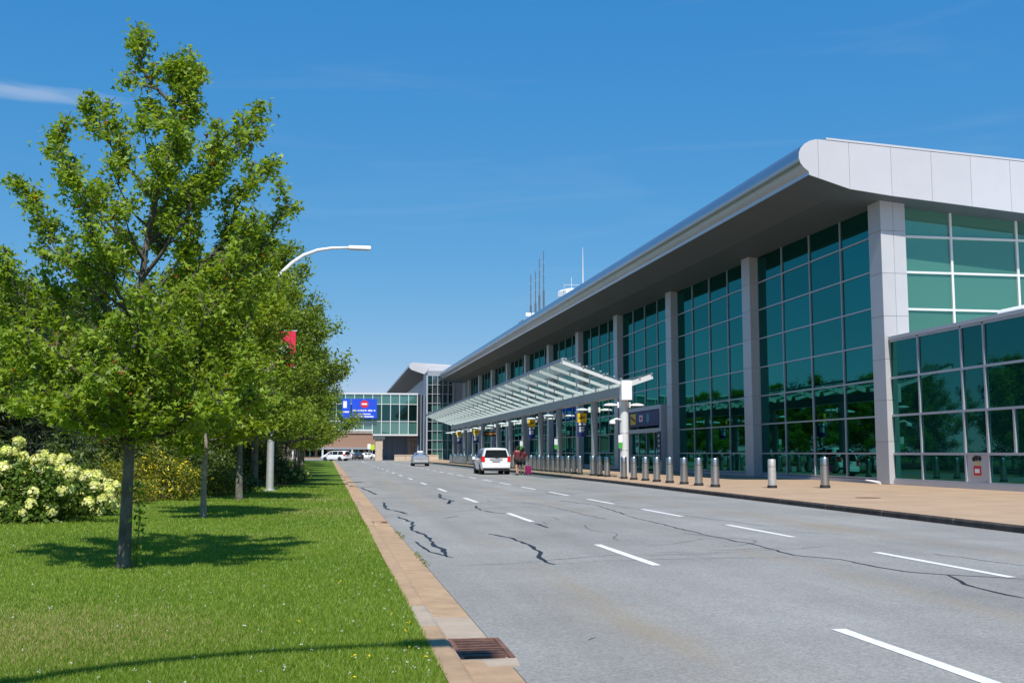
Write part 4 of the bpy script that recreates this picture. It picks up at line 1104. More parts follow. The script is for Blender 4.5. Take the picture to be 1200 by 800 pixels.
for i in range(nb - 1):
    xa, xb = bxs[i + 1], bxs[i]
    z_low = bz0 if xa >= xstep - 0.6 else bzl
    for z0_, z1_, mt_ in ((bzu, bzt, 'glass_far'), (bzm, bzu, 'glass_far_dark'), (z_low, bzm, 'glass_far')):
        obj('pane', PM[mt_], None, bf, loc=((xa + xb) / 2, PY, (z0_ + z1_) / 2), rot=(jit(), 0, math.pi / 2 + jit()), scale=(1, xb - xa - 0.04, z1_ - z0_ - 0.04))
bob('bridge_body', MB().box(bxs[-1], bx1 + 0.5, PY + 0.05, PY + 5, bzl - 0.2, bzt + 0.1), 'dark_interior')
bob('bridge_deck', MB().box(xstep + 0.05, bx1 + 0.5, PY + 0.05, PY + 5, bz0 - 0.2, bzl - 0.22), 'dark_interior')
for k, xo in enumerate((on_y(440, 520, PY).x, -22.0)):
    bob('bridge_pier', MB().box(xo, xo + 1.25, PY + 0.1, PY + 1.6, 0, bz0 - 0.29), 'concrete')
bob('pier_cap', MB().box(on_y(437.5, 520, PY).x, on_y(451, 520, PY).x, PY - 0.15, PY + 2, bz0 - 0.95, bz0 - 0.30), 'soffit')

# blue traffic sign hung on the footbridge front
sA, sB = on_y(412.5, 467, PY - 1.0), on_y(441.5, 490, PY - 1.0)
bs = thing('traffic_sign', 'large blue sign with red no-entry disc and white lettering on the footbridge', 'sign', ((sA.x + sB.x) / 2, PY - 1.0, (sA.z + sB.z) / 2))
hw, hh = (sB.x - sA.x) / 2, (sA.z - sB.z) / 2
obj('board', MB().box(-hw, hw, -0.08, 0.06, -hh, hh), 'sign_blue', bs)
obj('disc', MB().tube([(0, -0.10, hh * 0.46), (0, -0.085, hh * 0.46)], hh * 0.40, 28), 'red', bs)
obj('disc_bar', MB().box(-hh * 0.27, hh * 0.27, -0.112, -0.102, hh * 0.38, hh * 0.54), 'white', bs)
for zc_, half, hgt_, seed_ in ((-0.20, 0.93, 0.30, 1), (-0.56, 0.50, 0.24, 2), (-0.82, 0.76, 0.28, 3)):
    m = MB(); g_ = random.Random(seed_); x_ = -half * hw
    while x_ < half * hw - 0.1:
        w_ = g_.uniform(0.10, 0.19)
        if g_.random() > 0.13: m.box(x_, min(half * hw, x_ + w_), -0.092, -0.082, zc_ * hh - hgt_ / 2, zc_ * hh + hgt_ / 2 * g_.uniform(0.75, 1))
        x_ += w_ + 0.045
    o_ = obj('lettering', m, 'white', bs); o_['kind'] = 'stuff'
obj('bracket', MB().box(-hw * 0.7, -hw * 0.6, 0.061, 0.8, -0.1, 0.1).box(hw * 0.6, hw * 0.7, 0.061, 0.8, -0.1, 0.1), 'white', bs)
b2s = thing('traffic_sign', 'narrow blue sign beside the no-entry sign on the footbridge', 'sign', (sA.x - 1.0, PY - 1.0, (sA.z + sB.z) / 2))
obj('board', MB().box(-0.75, 0.75, -0.08, 0.06, -hh, hh), 'sign_blue', b2s)
obj('white_symbol', MB().box(-0.55, 0.1, -0.095, -0.082, 0.1, 1.3), 'white', b2s)
obj('white_line', MB().box(-0.6, 0.5, -0.095, -0.082, -0.75, -0.5), 'white', b2s)
obj('bracket', MB().box(-0.6, -0.4, 0.061, 0.8, -0.1, 0.1), 'white', b2s)

# brick building past the footbridge
BY = 262.0
bb = thing('brick_building', 'long brown brick building with dark shopfront seen under the footbridge', 'building', (0, BY, 0))
bl, br = on_y(392, 520, BY).x - 22, on_y(442, 520, BY).x + 4
ztp = on_y(420, 500, BY).z; zmid = on_y(420, 524, BY).z
obj('upper_wall', MB().box(bl, br, 0, 14, zmid, ztp - 1.6), 'brick', bb)
obj('roof_band', MB().box(bl - 0.2, br + 0.2, -0.3, 14, ztp - 1.59, ztp + 0.6), 'stone', bb)
obj('canopy_band', MB().box(bl, br, -1.2, 0, zmid - 0.45, zmid - 0.01), 'steel_grey', bb)
obj('lower_wall', MB().box(bl, br, 0.3, 13.9, 0, zmid - 0.46), 'brick', bb)
for k in range(15):
    xx = br - 1.5 - 2.9 * k
    w_ = obj('shop_window', MB().box(xx - 2.2, xx, 0.2, 0.32, 0.5, zmid - 0.6), 'glass_far_dark', bb)
    obj('window_frame', MB().box(xx - 1.15, xx - 1.05, 0.15, 0.199, 0.5, zmid - 0.6), 'white', w_)
for k in range(4):
    xx = br - 3 - 7 * k
    obj('canopy_post', MB().box(xx - 0.2, xx + 0.2, -1.1, -0.7, 0, zmid - 0.46), 'steel_light', bb)

# small street signs by the pier
def post_sign(x, y, z, mat, label, w=0.7, h=0.9):
    t = thing('post_sign', label, 'sign', (x, y, 0))
    obj('post', MB().tube([(0, 0, 0), (0, 0, z + h)], 0.06, 8), 'galvanised', t)
    obj('plate', MB().box(-w / 2, w / 2, -0.09, -0.065, z, z + h), mat, t)
q = on_y(436.5, 523.5, 192); post_sign(q.x, 192, q.z - 0.5, 'lime', 'lime green warning sign on a post beside the bridge pier')
q = on_y(432.5, 522.5, 193); post_sign(q.x, 193, q.z - 0.5, 'white', 'white sign on a post beside the lime green one', 0.55, 0.9)

# ---------------------------------------------------------------- vehicles
def lerp_st(st, y, k):
    for a, b in zip(st[:-1], st[1:]):
        if a[0] <= y <= b[0]:
            t = (y - a[0]) / (b[0] - a[0]); return a[k] + (b[k] - a[k]) * t
    return st[-1][k] if y > st[-1][0] else st[0][k]
def half_section(s):
    y, zb, ws, zs, wr, zr = s
    return [(0, zb), (ws * 0.86, zb), (ws * 0.97, zb + 0.10), (ws, zb + (zs - zb) * 0.55), (ws * 0.985, zs), (ws * 0.97 + (wr - ws * 0.97) * 0.55, zs + (zr - zs) * 0.55), (wr, zr - 0.07), (wr * 0.86, zr - 0.012), (0, zr + 0.02)]
def car(name, label, cat, loc, rz, st, shear, paint, L, glass_y, win_side, rear, wheels, wr_=0.34, extra=None, group=None):
    t = thing(name, label, cat, loc, rz, group)
    vs, fs = [], []
    secs = []
    for s in st:
        h = half_section(s); full = [(-x, z) for x, z in h[:0:-1]] + h[:-1] if False else h + [(-x, z) for x, z in h[-2:0:-1]]
        secs.append([(x, s[0] + (shear * max(0, z - 1.0) if s[0] < -0.30 * L else 0), z) for x, z in full])
    n = len(secs[0])
    for s in secs: vs += s
    for i in range(len(secs) - 1):
        for k in range(n): fs.append((i * n + k, i * n + (k + 1) % n, (i + 1) * n + (k + 1) % n, (i + 1) * n + k))
    fs.append(tuple(range(n))); fs.append(tuple((len(secs) - 1) * n + k for k in range(n - 1, -1, -1)))
    o = obj('body', MB().add(vs, fs), paint, t, smooth=38)
    # side windows on the tumblehome between belt and roof
    def side_pt(y, f, sgn):
        s = [y] + [lerp_st(st, y, k) for k in range(1, 6)]; h = half_section(s)
        a, b, c_ = h[4], h[5], h[6]
        p = (a[0] + (b[0] - a[0]) * f / 0.55, a[1] + (b[1] - a[1]) * f / 0.55) if f < 0.55 else (b[0] + (c_[0] - b[0]) * (f - 0.55) / 0.45, b[1] + (c_[1] - b[1]) * (f - 0.55) / 0.45)
        return Vector((sgn * (p[0] + 0.012), y + (shear * max(0, p[1] - 1.0) if y < -0.30 * L else 0), p[1]))
    for sgn in (-1, 1):
        for (ya, yb, yc, yd) in win_side:
            m = MB(); g = [(ya, 0.08), (yb, 0.08), ((yb + yc) / 2, 0.55), (yc, 0.93), (yd, 0.93), ((ya + yd) / 2, 0.55)]
            P_ = [side_pt(a_, f_, sgn) for a_, f_ in g]
            m.add(P_, [(0, 1, 2, 5), (5, 2, 3, 4)]); obj('side_window', m, 'car_glass', t)
    yr = st[0][0]
    zA, zB, wA, wB, ysh = rear
    m = MB().add([(-wA, yr - 0.012 + shear * max(0, zA - 1) + ysh[0], zA), (wA, yr - 0.012 + shear * max(0, zA - 1) + ysh[0], zA), (wB, yr - 0.012 + shear * max(0, zB - 1) + ysh[1], zB), (-wB, yr - 0.012 + shear * max(0, zB - 1) + ysh[1], zB)], [(0, 1, 2, 3)])
    obj('rear_window', m, 'car_glass', t)
    fy = glass_y
    m = MB().add([(-fy[4], fy[0], fy[1] + 0.03), (fy[4], fy[0], fy[1] + 0.03), (fy[5], fy[2], fy[3] + 0.03), (-fy[5], fy[2], fy[3] + 0.03)], [(0, 1, 2, 3)])
    obj('windscreen', m, 'car_glass', t)
    W2 = max(s[2] for s in st)
    tyre = MB().lathe([(wr_ * 0.62, -0.11), (wr_ * 0.95, -0.11), (wr_, -0.07), (wr_, 0.07), (wr_ * 0.95, 0.11), (wr_ * 0.62, 0.11)], 20).mesh('tyre'); tyre.materials.append(MATS['rubber'])
    rim = MB().lathe([(0.02, 0.085), (wr_ * 0.55, 0.10), (wr_ * 0.63, 0.112), (wr_ * 0.63, -0.05), (0.02, -0.05)], 14).mesh('rim'); rim.materials.append(MATS['rim'])
    for yy_ in wheels:
        for sgn in (-1, 1):
            w_ = obj('wheel', tyre, None, t, loc=(sgn * (W2 - 0.10), yy_, wr_), rot=(0, sgn * math.pi / 2, 0)); obj('rim', rim, None, w_)
            m = MB().tube([(sgn * (W2 - 0.30), yy_, wr_ + 0.01), (sgn * (W2 + 0.004), yy_, wr_ + 0.01)], wr_ * 1.13, 20); obj('wheel_arch', m, 'black', t)
    if extra: extra(t, st)
    return t
van_st = [(-2.57, 0.45, 0.93, 1.04, 0.70, 1.66), (-2.50, 0.34, 0.97, 1.04, 0.745, 1.72), (-2.2, 0.26, 0.99, 1.03, 0.765, 1.75), (-1.0, 0.24, 1.0, 1.02, 0.775, 1.77), (0.3, 0.24, 1.0, 1.0, 0.765, 1.74), (0.75, 0.24, 1.0, 1.0, 0.75, 1.66),
          (1.62, 0.24, 1.0, 0.98, 0.78, 1.10), (2.2, 0.26, 0.96, 0.88, 0.74, 0.98), (2.5, 0.32, 0.86, 0.72, 0.66, 0.82), (2.57, 0.4, 0.76, 0.6, 0.6, 0.70)]
def van_extra(t, st):
    yr = -2.57
    for s in (-1, 1):
        obj('tail_light', MB().add([(s * 0.74, yr - 0.018, 0.84), (s * 0.945, yr - 0.016, 0.84), (s * 0.935, yr + 0.012, 1.20), (s * 0.76, yr + 0.012, 1.20), (s * 1.002, yr + 0.26, 0.88), (s * 0.99, yr + 0.28, 1.14)], [(0, 1, 2, 3), (1, 4, 5, 2)]), 'tail_red', t)
        obj('mirror', MB().box(min(s * 1.0, s * 1.2), max(s * 1.0, s * 1.2), 0.95, 1.1, 0.98, 1.18), 'car_white', t)
    bev(obj('bumper', MB().box(-0.93, 0.93, yr - 0.09, yr + 0.12, 0.42, 0.70), 'car_white', t), 0.05, 3)
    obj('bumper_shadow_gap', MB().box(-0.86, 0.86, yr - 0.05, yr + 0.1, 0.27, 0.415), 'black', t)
    obj('number_plate', MB().box(-0.26, 0.26, yr - 0.022, yr - 0.005, 0.83, 0.96), 'steel_grey', t)
    obj('handle_strip', MB().box(-0.42, 0.42, yr - 0.03, yr - 0.008, 0.985, 1.03), 'rim', t)
    obj('wiper', MB().bar((-0.05, yr - 0.005, 1.10), (0.45, yr + 0.02, 1.16), 0.02, 0.025), 'black', t)
    obj('roof_rail', MB().box(-0.73, -0.69, -1.9, 0.2, 1.765, 1.80).box(0.69, 0.73, -1.9, 0.2, 1.765, 1.80), 'black', t)
vq = on_z(579.5, 556, 0)
car('minivan', 'white minivan stopped at the kerb under the canopy', 'minivan', (10.55, 70.2 + 2.57, 0.0), R(-1.0), van_st, 0.17, 'car_white', 5.14,
    (1.56, 1.14, 0.78, 1.65, 0.76, 0.70), [(-2.25, -1.15, -1.2, -2.2), (-1.05, 0.0, -0.02, -1.08), (0.1, 1.15, 0.55, 0.08)], (1.12, 1.62, 0.80, 0.66, (0, 0)), (-1.55, 1.5), 0.34, van_extra)
sed_st = [(-2.38, 0.42, 0.80, 0.70, 0.66, 0.98), (-2.30, 0.30, 0.87, 0.80, 0.70, 1.04), (-1.75, 0.22, 0.91, 0.90, 0.70, 1.09), (-1.05, 0.20, 0.915, 0.93, 0.60, 1.38), (-0.4, 0.20, 0.915, 0.93, 0.62, 1.45), (0.3, 0.20, 0.915, 0.92, 0.62, 1.43),
          (1.15, 0.20, 0.91, 0.90, 0.68, 1.04), (1.9, 0.22, 0.88, 0.80, 0.66, 0.92), (2.3, 0.30, 0.78, 0.62, 0.6, 0.74), (2.38, 0.38, 0.7, 0.55, 0.55, 0.64)]
def sed_extra(t, st):
    yr = -2.38
    for s in (-1, 1):
        obj('tail_light', MB().add([(s * 0.46, yr - 0.014, 0.76), (s * 0.80, yr + 0.06, 0.76), (s * 0.80, yr + 0.08, 0.93), (s * 0.46, yr + 0.0, 0.93)], [(0, 1, 2, 3)]), 'tail_red', t)
        obj('mirror', MB().box(min(s * 0.9, s * 1.06), max(s * 0.9, s * 1.06), 0.5, 0.62, 0.92, 1.06), 'car_silver', t)
    bev(obj('bumper', MB().box(-0.80, 0.80, yr - 0.08, yr + 0.1, 0.36, 0.62), 'car_silver', t), 0.05, 3)
    obj('number_plate', MB().box(-0.26, 0.26, yr - 0.02, yr - 0.004, 0.70, 0.83), 'steel_grey', t)
    obj('lower_valance', MB().box(-0.74, 0.74, yr - 0.03, yr + 0.1, 0.22, 0.355), 'black', t)
    bev(obj('roof_light', MB().box(-0.32, 0.32, -0.35, -0.1, 1.462, 1.62), 'white', t), 0.05, 2)
def sedan(loc, rz, label, paint='car_silver', roof=True):
    t = car('sedan', label, 'car', loc, rz, sed_st, 0.0, paint, 4.76, (1.06, 1.06, 0.36, 1.40, 0.64, 0.57), [(-1.35, -0.45, -0.5, -1.0), (-0.38, 0.75, 0.25, -0.42)], (1.10, 1.36, 0.62, 0.53, (0.72, 1.26)), (-1.4, 1.4), 0.32, sed_extra)
    if not roof:
        for ch in list(t.children):
            if ch.name.startswith('roof_light'): bpy.data.objects.remove(ch)
            elif ch.name.startswith(('mirror', 'bumper')): ch.data.materials.clear(); ch.data.materials.append(MATS[paint])
    return t
sedan((9.1, 114.7 + 2.38, 0), R(-1.5), 'silver taxi sedan with white roof light waiting beyond the minivan')
sq = on_z(389, 539.5, 0)
car('white_suv', 'white utility vehicle at the far end of the lawn kerb', 'car', (sq.x + 0.6, 190, 0), R(55), van_st, 0.17, 'car_white', 5.14,
    (1.56, 1.14, 0.78, 1.65, 0.76, 0.70), [(-2.25, -1.15, -1.2, -2.2), (-1.05, 0.0, -0.02, -1.08), (0.1, 1.15, 0.55, 0.08)], (1.12, 1.62, 0.80, 0.66, (0, 0)), (-1.55, 1.5), 0.34, van_extra)
for px_, yy_, rz_, pt, lab in ((402, 236, 88, 'car_white', 'white sedan parked side-on, left of the dark car before the brick building'), (412, 238, 90, 'car_white', 'white sedan parked side-on in the middle before the brick building'),
                               (419, 226, 10, 'car_dark', 'dark sedan seen from behind under the footbridge'), (428, 238, 92, 'car_white', 'white sedan parked side-on beside the bridge pier'), (396, 240, 90, 'car_silver', 'silver sedan parked side-on by the last trees')):
    sedan((on_y(px_, 535, yy_).x, yy_, 0), R(rz_), lab, pt, False)

# ---------------------------------------------------------------- people with a suitcase
def skin_mesh(name, verts, edges, radii, mat, parent, sub=2, root=0):
    me = bpy.data.meshes.new(name); me.from_pydata(verts, edges, []); me.materials.append(MATS[mat])
    o = bpy.data.objects.new(name, me); COL.objects.link(o); o.parent = parent
    sk = o.modifiers.new('skin', 'SKIN'); sk.use_smooth_shade = True
    layer = me.skin_vertices[0] if len(me.skin_vertices) else None
    if layer is None:
        bpy.context.view_layer.objects.active = o; o.select_set(True); bpy.ops.mesh.customdata_skin_add(); layer = me.skin_vertices[0]
    for i, r_ in enumerate(radii):
        layer.data[i].radius = r_ if hasattr(r_, '__len__') else (r_, r_); layer.data[i].use_root = (i == root)
    s = o.modifiers.new('sub', 'SUBSURF'); s.levels = s.render_levels = sub
    return o
def person(label, loc, rz, H_, top, bottom, armR=(0.30, 0.05), armL=(-0.05, 0.0), stride=0.22, hair_len=0.1):
    k = H_ / 1.75
    t = thing('person', label, 'person', loc, rz)
    J = {'pel': (0, 0, 0.95), 'waist': (0, 0.01, 1.08), 'chest': (0, 0.0, 1.28), 'neckb': (0, 0.0, 1.45), 'neck': (0, 0.02, 1.52), 'head': (0, 0.04, 1.62), 'crown': (0, 0.03, 1.72)}
    for s, nm in ((-1, 'L'), (1, 'R')):
        st_ = stride * s
        J['hip' + nm] = (0.10 * s, 0, 0.90); J['knee' + nm] = (0.11 * s, st_ * 0.55 + 0.04, 0.49); J['ank' + nm] = (0.11 * s, st_ * 1.0 - 0.02, 0.09); J['toe' + nm] = (0.125 * s, st_ * 1.0 + 0.13, 0.035)
        ax, ay = (armR if s > 0 else armL)
        J['sh' + nm] = (0.18 * s, 0, 1.42); J['elb' + nm] = (0.26 * s, -0.03 + ay * 0.5, 1.14); J['wr' + nm] = (0.28 * s + ax * 0.4 * s, 0.04 + ay, 0.90)
        J['palm' + nm] = (0.285 * s + ax * 0.45 * s, 0.06 + ay, 0.83)
        for fi in range(5):
            dx = (fi - 1.5) * 0.017
            if fi == 4: J['f4' + nm] = (J['palm' + nm][0] - 0.025 * s, J['palm' + nm][1] + 0.045, 0.80)
            else: J['f%d' % fi + nm] = (J['palm' + nm][0] - 0.008 * s, J['palm' + nm][1] + dx, 0.755 + abs(fi - 1.3) * 0.008)
    rad = dict(pel=(0.155, 0.115), waist=(0.135, 0.10), chest=(0.165, 0.115), neckb=(0.09, 0.075), neck=0.055, head=(0.085, 0.105), crown=(0.06, 0.075))
    for nm in 'LR':
        rad.update({'hip' + nm: 0.088, 'knee' + nm: 0.058, 'ank' + nm: 0.04, 'toe' + nm: 0.032, 'sh' + nm: 0.062, 'elb' + nm: 0.043, 'wr' + nm: 0.028, 'palm' + nm: (0.02, 0.036)})
        for fi in range(5): rad['f%d' % fi + nm] = 0.009
    E_ = [('pel', 'waist'), ('waist', 'chest'), ('chest', 'neckb'), ('neckb', 'neck'), ('neck', 'head'), ('head', 'crown')]
    for nm in 'LR':
        E_ += [('pel', 'hip' + nm), ('hip' + nm, 'knee' + nm), ('knee' + nm, 'ank' + nm), ('ank' + nm, 'toe' + nm), ('neckb', 'sh' + nm), ('sh' + nm, 'elb' + nm), ('elb' + nm, 'wr' + nm), ('wr' + nm, 'palm' + nm)]
        E_ += [('palm' + nm, 'f%d' % fi + nm) for fi in range(5)]
    keys = list(J); ix = {q_: i for i, q_ in enumerate(keys)}
    skin_mesh('body', [tuple(c_ * k for c_ in J[q_]) for q_ in keys], [(ix[a], ix[b]) for a, b in E_], [tuple(c_ * k for c_ in (rad[q_] if hasattr(rad[q_], '__len__') else (rad[q_],) * 2)) for q_ in keys], 'skin', t)
    def sub_skin(name, ks, es, grow, mat, over={}):
        i2 = {q_: i for i, q_ in enumerate(ks)}; P_ = []
        for q_ in ks: P_.append(tuple(c_ * k for c_ in over.get(q_, J.get(q_))))
        rr = []
        for q_ in ks:
            base = rad.get(q_, 0.06); base = base if hasattr(base, '__len__') else (base, base); rr.append(tuple((b_ + grow) * k for b_ in base))
        skin_mesh(name, P_, [(i2[a], i2[b]) for a, b in es], rr, mat, t)
    sub_skin('shirt', ['pel', 'waist', 'chest', 'neckb', 'shL', 'elbL', 'shR', 'elbR'], [('pel', 'waist'), ('waist', 'chest'), ('chest', 'neckb'), ('neckb', 'shL'), ('shL', 'elbL'), ('neckb', 'shR'), ('shR', 'elbR')], 0.022, top, {'elbL': (-0.245, -0.02, 1.19), 'elbR': (0.245, -0.02, 1.19), 'neckb': (0, 0, 1.42)})
    sub_skin('shorts', ['pel', 'hipL', 'knL', 'hipR', 'knR'], [('pel', 'hipL'), ('hipL', 'knL'), ('pel', 'hipR'), ('hipR', 'knR')], 0.026, bottom, {'knL': (-0.11, -stride * 0.35 + 0.02, 0.60), 'knR': (0.11, stride * 0.35 + 0.02, 0.60)})
    hv = MB().lathe([(0.075, -0.10 - hair_len), (0.105, -0.06 - hair_len * 0.4), (0.112, 0.0), (0.10, 0.07), (0.06, 0.115), (0.01, 0.125)], 14)
    obj('hair', hv, 'hair', t, loc=(0, -0.005 * k, 1.66 * k), scale=(0.92, 1.08, 1), smooth=True)
    obj('nose', MB().lathe([(0.018, 0), (0.012, 0.02), (0.003, 0.035)], 8), 'skin', t, loc=(0, 0.145 * k, 1.61 * k))
    for s in (-1, 1):
        nm = 'L' if s < 0 else 'R'; a = J['ank' + nm]
        bev(obj('shoe', MB().box(-0.05, 0.05, -0.09, 0.20, 0.0, 0.085), 'black', t, loc=(a[0] * k, a[1] * k, 0.0)), 0.03, 3)
        obj('ear', MB().lathe([(0.03, -0.012), (0.03, 0.012)], 8), 'skin', t, loc=(0.09 * s * k, 0.03, 1.62 * k), rot=(0, math.pi / 2, 0))
    return t
person('person in maroon shirt and black shorts walking beside the minivan', (11.62, 68.4, 0.0), R(12), 1.86, 'maroon', 'shorts', stride=0.20)
person('person in dark red top pulling a pink suitcase beside the minivan', (12.25, 70.0, 0.0), R(-8), 1.74, 'dark_red', 'shorts', stride=-0.18, hair_len=0.16)
t = thing('suitcase', 'bright pink wheeled suitcase held beside the walking people', 'suitcase', (12.50, 69.3, 0.0), R(10)); t.scale = (0.8, 0.8, 0.85)
bev(obj('shell', MB().box(-0.22, 0.22, -0.13, 0.13, 0.07, 0.70), 'pink', t), 0.05, 3)
obj('handle', MB().tube([(-0.1, 0.1, 0.7), (-0.1, 0.16, 0.96), (0.1, 0.16, 0.96), (0.1, 0.1, 0.7)], 0.013, 6), 'steel_light', t)
for s in (-1, 1):
    obj('wheel', MB().tube([(s * 0.15 - 0.02, 0.1, 0.045), (s * 0.15 + 0.02, 0.1, 0.045)], 0.045, 10), 'rubber', t); obj('wheel', MB().tube([(s * 0.15 - 0.02, -0.1, 0.045), (s * 0.15 + 0.02, -0.1, 0.045)], 0.045, 10), 'rubber', t)

# ---------------------------------------------------------------- street lamps
def street_lamp(x, y, label, banner):
    t = thing('street_lamp', label, 'street lamp', (x, y, 0.1)); t.scale = (1, 1, 0.975)
    obj('pole', MB().tube([(0, 0, 0), (0, 0, 2), (0, 0, 7.7)], [0.135, 0.12, 0.085], 12), 'galvanised', t, smooth=40)
    obj('base_plate', MB().lathe([(0.23, 0.0), (0.23, 0.05), (0.15, 0.07)], 12), 'galvanised', t)
    pts = [(0, 0, 7.55)]
    for i in range(9):
        a = R(90 * i / 8); pts.append((0.18 + 1.55 * (1 - math.cos(a)), 0, 7.6 + 1.33 * math.sin(a)))
    pts = [(0.0, 0, 7.5), (0.25, 0, 7.95), (0.6, 0, 8.32), (1.0, 0, 8.62), (1.5, 0, 8.83), (2.0, 0, 8.92), (2.65, 0, 8.96)]
    obj('arm', MB().tube(pts, [0.075, 0.072, 0.07, 0.065, 0.06, 0.055, 0.05], 10), 'white', t, smooth=True)
    hd = bev(obj('lamp_head', MB().prism_x([(-0.14, 8.90), (0.14, 8.90), (0.11, 9.03), (-0.11, 9.03)], 2.6, 3.4), 'white', t), 0.02, 2)
    obj('lens', MB().box(2.7, 3.3, -0.10, 0.10, 8.885, 8.899), 'steel_light', hd)
    return t
street_lamp(-2.25, 38.6, 'tall curved street lamp rising out of the tree row', True)
street_lamp(-2.25, 0.9, 'tall curved street lamp on the lawn whose arm shades the near grass', False).scale.x = 0.86
bn = thing('banner', 'red and white street banner on the lamp post half hidden by leaves', 'banner', (-2.25, 38.6, 4.4))
q0 = on_y(318, 388, 38.6); q1 = on_y(346, 430, 38.6)
bn.location = (q0.x, 38.5, q1.z)
bw_, bh_ = q1.x - q0.x, q0.z - q1.z
obj('cloth', MB().box(0, bw_, -0.012, 0.012, 0.0, bh_), 'banner_red', bn)
obj('white_field', MB().box(bw_ * 0.25, bw_ * 0.72, -0.016, -0.013, bh_ * 0.38, bh_ * 0.62), 'white', bn)
obj('rod', MB().box(-0.3, bw_ + 0.05, -0.02, 0.02, bh_ + 0.001, bh_ + 0.04).box(-0.3, bw_ + 0.05, -0.02, 0.02, -0.04, -0.001), 'galvanised', bn)

# ---------------------------------------------------------------- trees
def grow(seed, H_, trunk_r, base, prof_r, n_prim, elev, sec, leaves_n, leaf, shape, bend=0.5, spread=0.16, twig=0.42, hang=0.0, drop=0.0, sweep=0.0, twig_n=3, tl=0.5, low=1.05, tips=(), lean=0.0):
    """tapered trunk, limbs, twigs; leaves clumped along the twigs. prof_r(t): crown radius at t = 0..1 of the crown height"""
    r = random.Random(seed); g = np.random.default_rng(seed)
    wood = MB(); trunk = MB()
    tp, cur = [], Vector((0, 0, 0))
    nseg = 10
    for i in range(nseg + 1):
        f = i / nseg; tp.append(Vector((lean * f ** 2.2 + 0.05 * math.sin(f * 5 + seed) * f * H_ * 0.25, 0.05 * math.cos(f * 4 + seed) * f * H_ * 0.2, H_ * 0.97 * f)))
    trunk.tube([tp[0] - Vector((0, 0, 0.12))] + [tp[0] + Vector((0, 0, 0.10))] + tp[1:], [trunk_r * 1.5, trunk_r * 1.12] + [max(0.008, trunk_r * (1 - i / nseg) ** 0.85 * 1.02) for i in range(1, nseg + 1)], 12)
    def at_trunk(z):
        f = min(0.999, z / (H_ * 0.97)) * nseg; i = int(f); return tp[i].lerp(tp[i + 1], f - i)
    nodes, wts = [], []
    def limb(p0, d0, L, r0, lift, nseg_=6, wob=0.12):
        pts = [p0]; d = d0.copy()
        for i in range(nseg_):
            d = (d + Vector((r.gauss(0, wob), r.gauss(0, wob), r.gauss(0, wob * 0.6) + lift / nseg_))).normalized()
            pts.append(pts[-1] + d * (L / nseg_))
        wood.tube(pts, [max(0.004, r0 * (1 - 0.9 * i / nseg_)) for i in range(nseg_ + 1)], 5, cap=False)
        return pts
    def twigs(pts, L0, n, lvl):
        for k in range(n):
            f = 0.25 + 0.75 * (k + r.random()) / n; f = min(f, 0.99) * (len(pts) - 1); i = int(f)
            p = pts[i].lerp(pts[i + 1], f - i); d = (pts[i + 1] - pts[i]).normalized()
            side = Vector((r.gauss(0, 1), r.gauss(0, 1), r.gauss(0.25, 0.6))); side = (side - d * side.dot(d)).normalized()
            dd = (d * 0.65 + side * 0.8 + Vector((0, 0, sweep))).normalized()
            L = L0 * r.uniform(0.6, 1.15) * (1.15 - 0.5 * k / n)
            q = limb(p, dd, L, 0.010 + 0.012 * L, 0.35 - hang, 4, 0.16)
            if lvl > 0: twigs(q, L * tl, twig_n, lvl - 1)
            for m_ in range(1, len(q)): nodes.append(q[m_]); wts.append(1.0 if m_ > 1 else 0.5)
    for tx, ty, tz in tips:
        hr = math.hypot(tx, ty); za = min(H_ * 0.86, max(base, tz - 0.95 * hr - 0.45)); a = at_trunk(za); b = Vector((tx, ty, tz)); c_ = Vector((tx * 0.62, ty * 0.62, za + 0.34 * (tz - za)))
        pts = []
        for i in range(9):
            f = i / 8; q_ = a * (1 - f) ** 2 + c_ * 2 * f * (1 - f) + b * f * f
            pts.append(q_ + Vector((r.gauss(0, 0.03), r.gauss(0, 0.03), r.gauss(0, 0.02))) * (f * 1.2))
        wood.tube(pts, [max(0.005, trunk_r * 0.36 * (1 - 0.88 * i / 8)) for i in range(9)], 6, cap=False)
        L = (b - a).length
        twigs(pts, 0.40, max(4, int(7.5 * L)), 1)
        for m_ in range(3, 9): nodes.append(pts[m_]); wts.append(1.0)
    az0 = r.uniform(0, 6.28)
    for i in range(n_prim):
        t_ = (i + r.uniform(-0.3, 0.3)) / (n_prim - 1); t_ = min(0.97, max(0, t_))
        z = base + (H_ * 0.93 - base) * t_ ** low
        az = az0 + i * 2.39996 + r.uniform(-0.35, 0.35)
        el = R(elev[0] + (elev[1] - elev[0]) * t_ + r.uniform(-8, 8))
        rad_ = prof_r(t_) * r.uniform(0.75, 1.15); L = rad_ / max(0.35, math.cos(el))
        d = Vector((math.cos(az) * math.cos(el), math.sin(az) * math.cos(el), math.sin(el)))
        pts = limb(at_trunk(z), d, L, trunk_r * 0.42 * (1 - 0.7 * t_), bend, 7, 0.09)
        twigs(pts, max(0.22, twig * L * 0.6), max(3, int(sec * L)), 1)
        for m_ in range(3, len(pts)): nodes.append(pts[m_]); wts.append(0.6)
    for i in range(int(8)):
        nodes.append(tp[-1] - Vector((0, 0, 0.08 * i))); wts.append(0.8)
    NP = np.array([tuple(q) for q in nodes]); wv = np.array(wts); wv = wv / wv.sum()
    idx = g.choice(len(NP), leaves_n, p=wv)
    P = NP[idx] + g.normal(0, spread, (leaves_n, 3)) * [1, 1, 0.75] - [0, 0, drop]
    k = P[:, 2] > base * 0.85
    P = P[k]; idx = idx[k]
    N = unit(g.normal(0, 0.70, (len(P), 3)) + [0, 0, 0.80])
    clump = g.uniform(0, 1, len(NP))[idx]
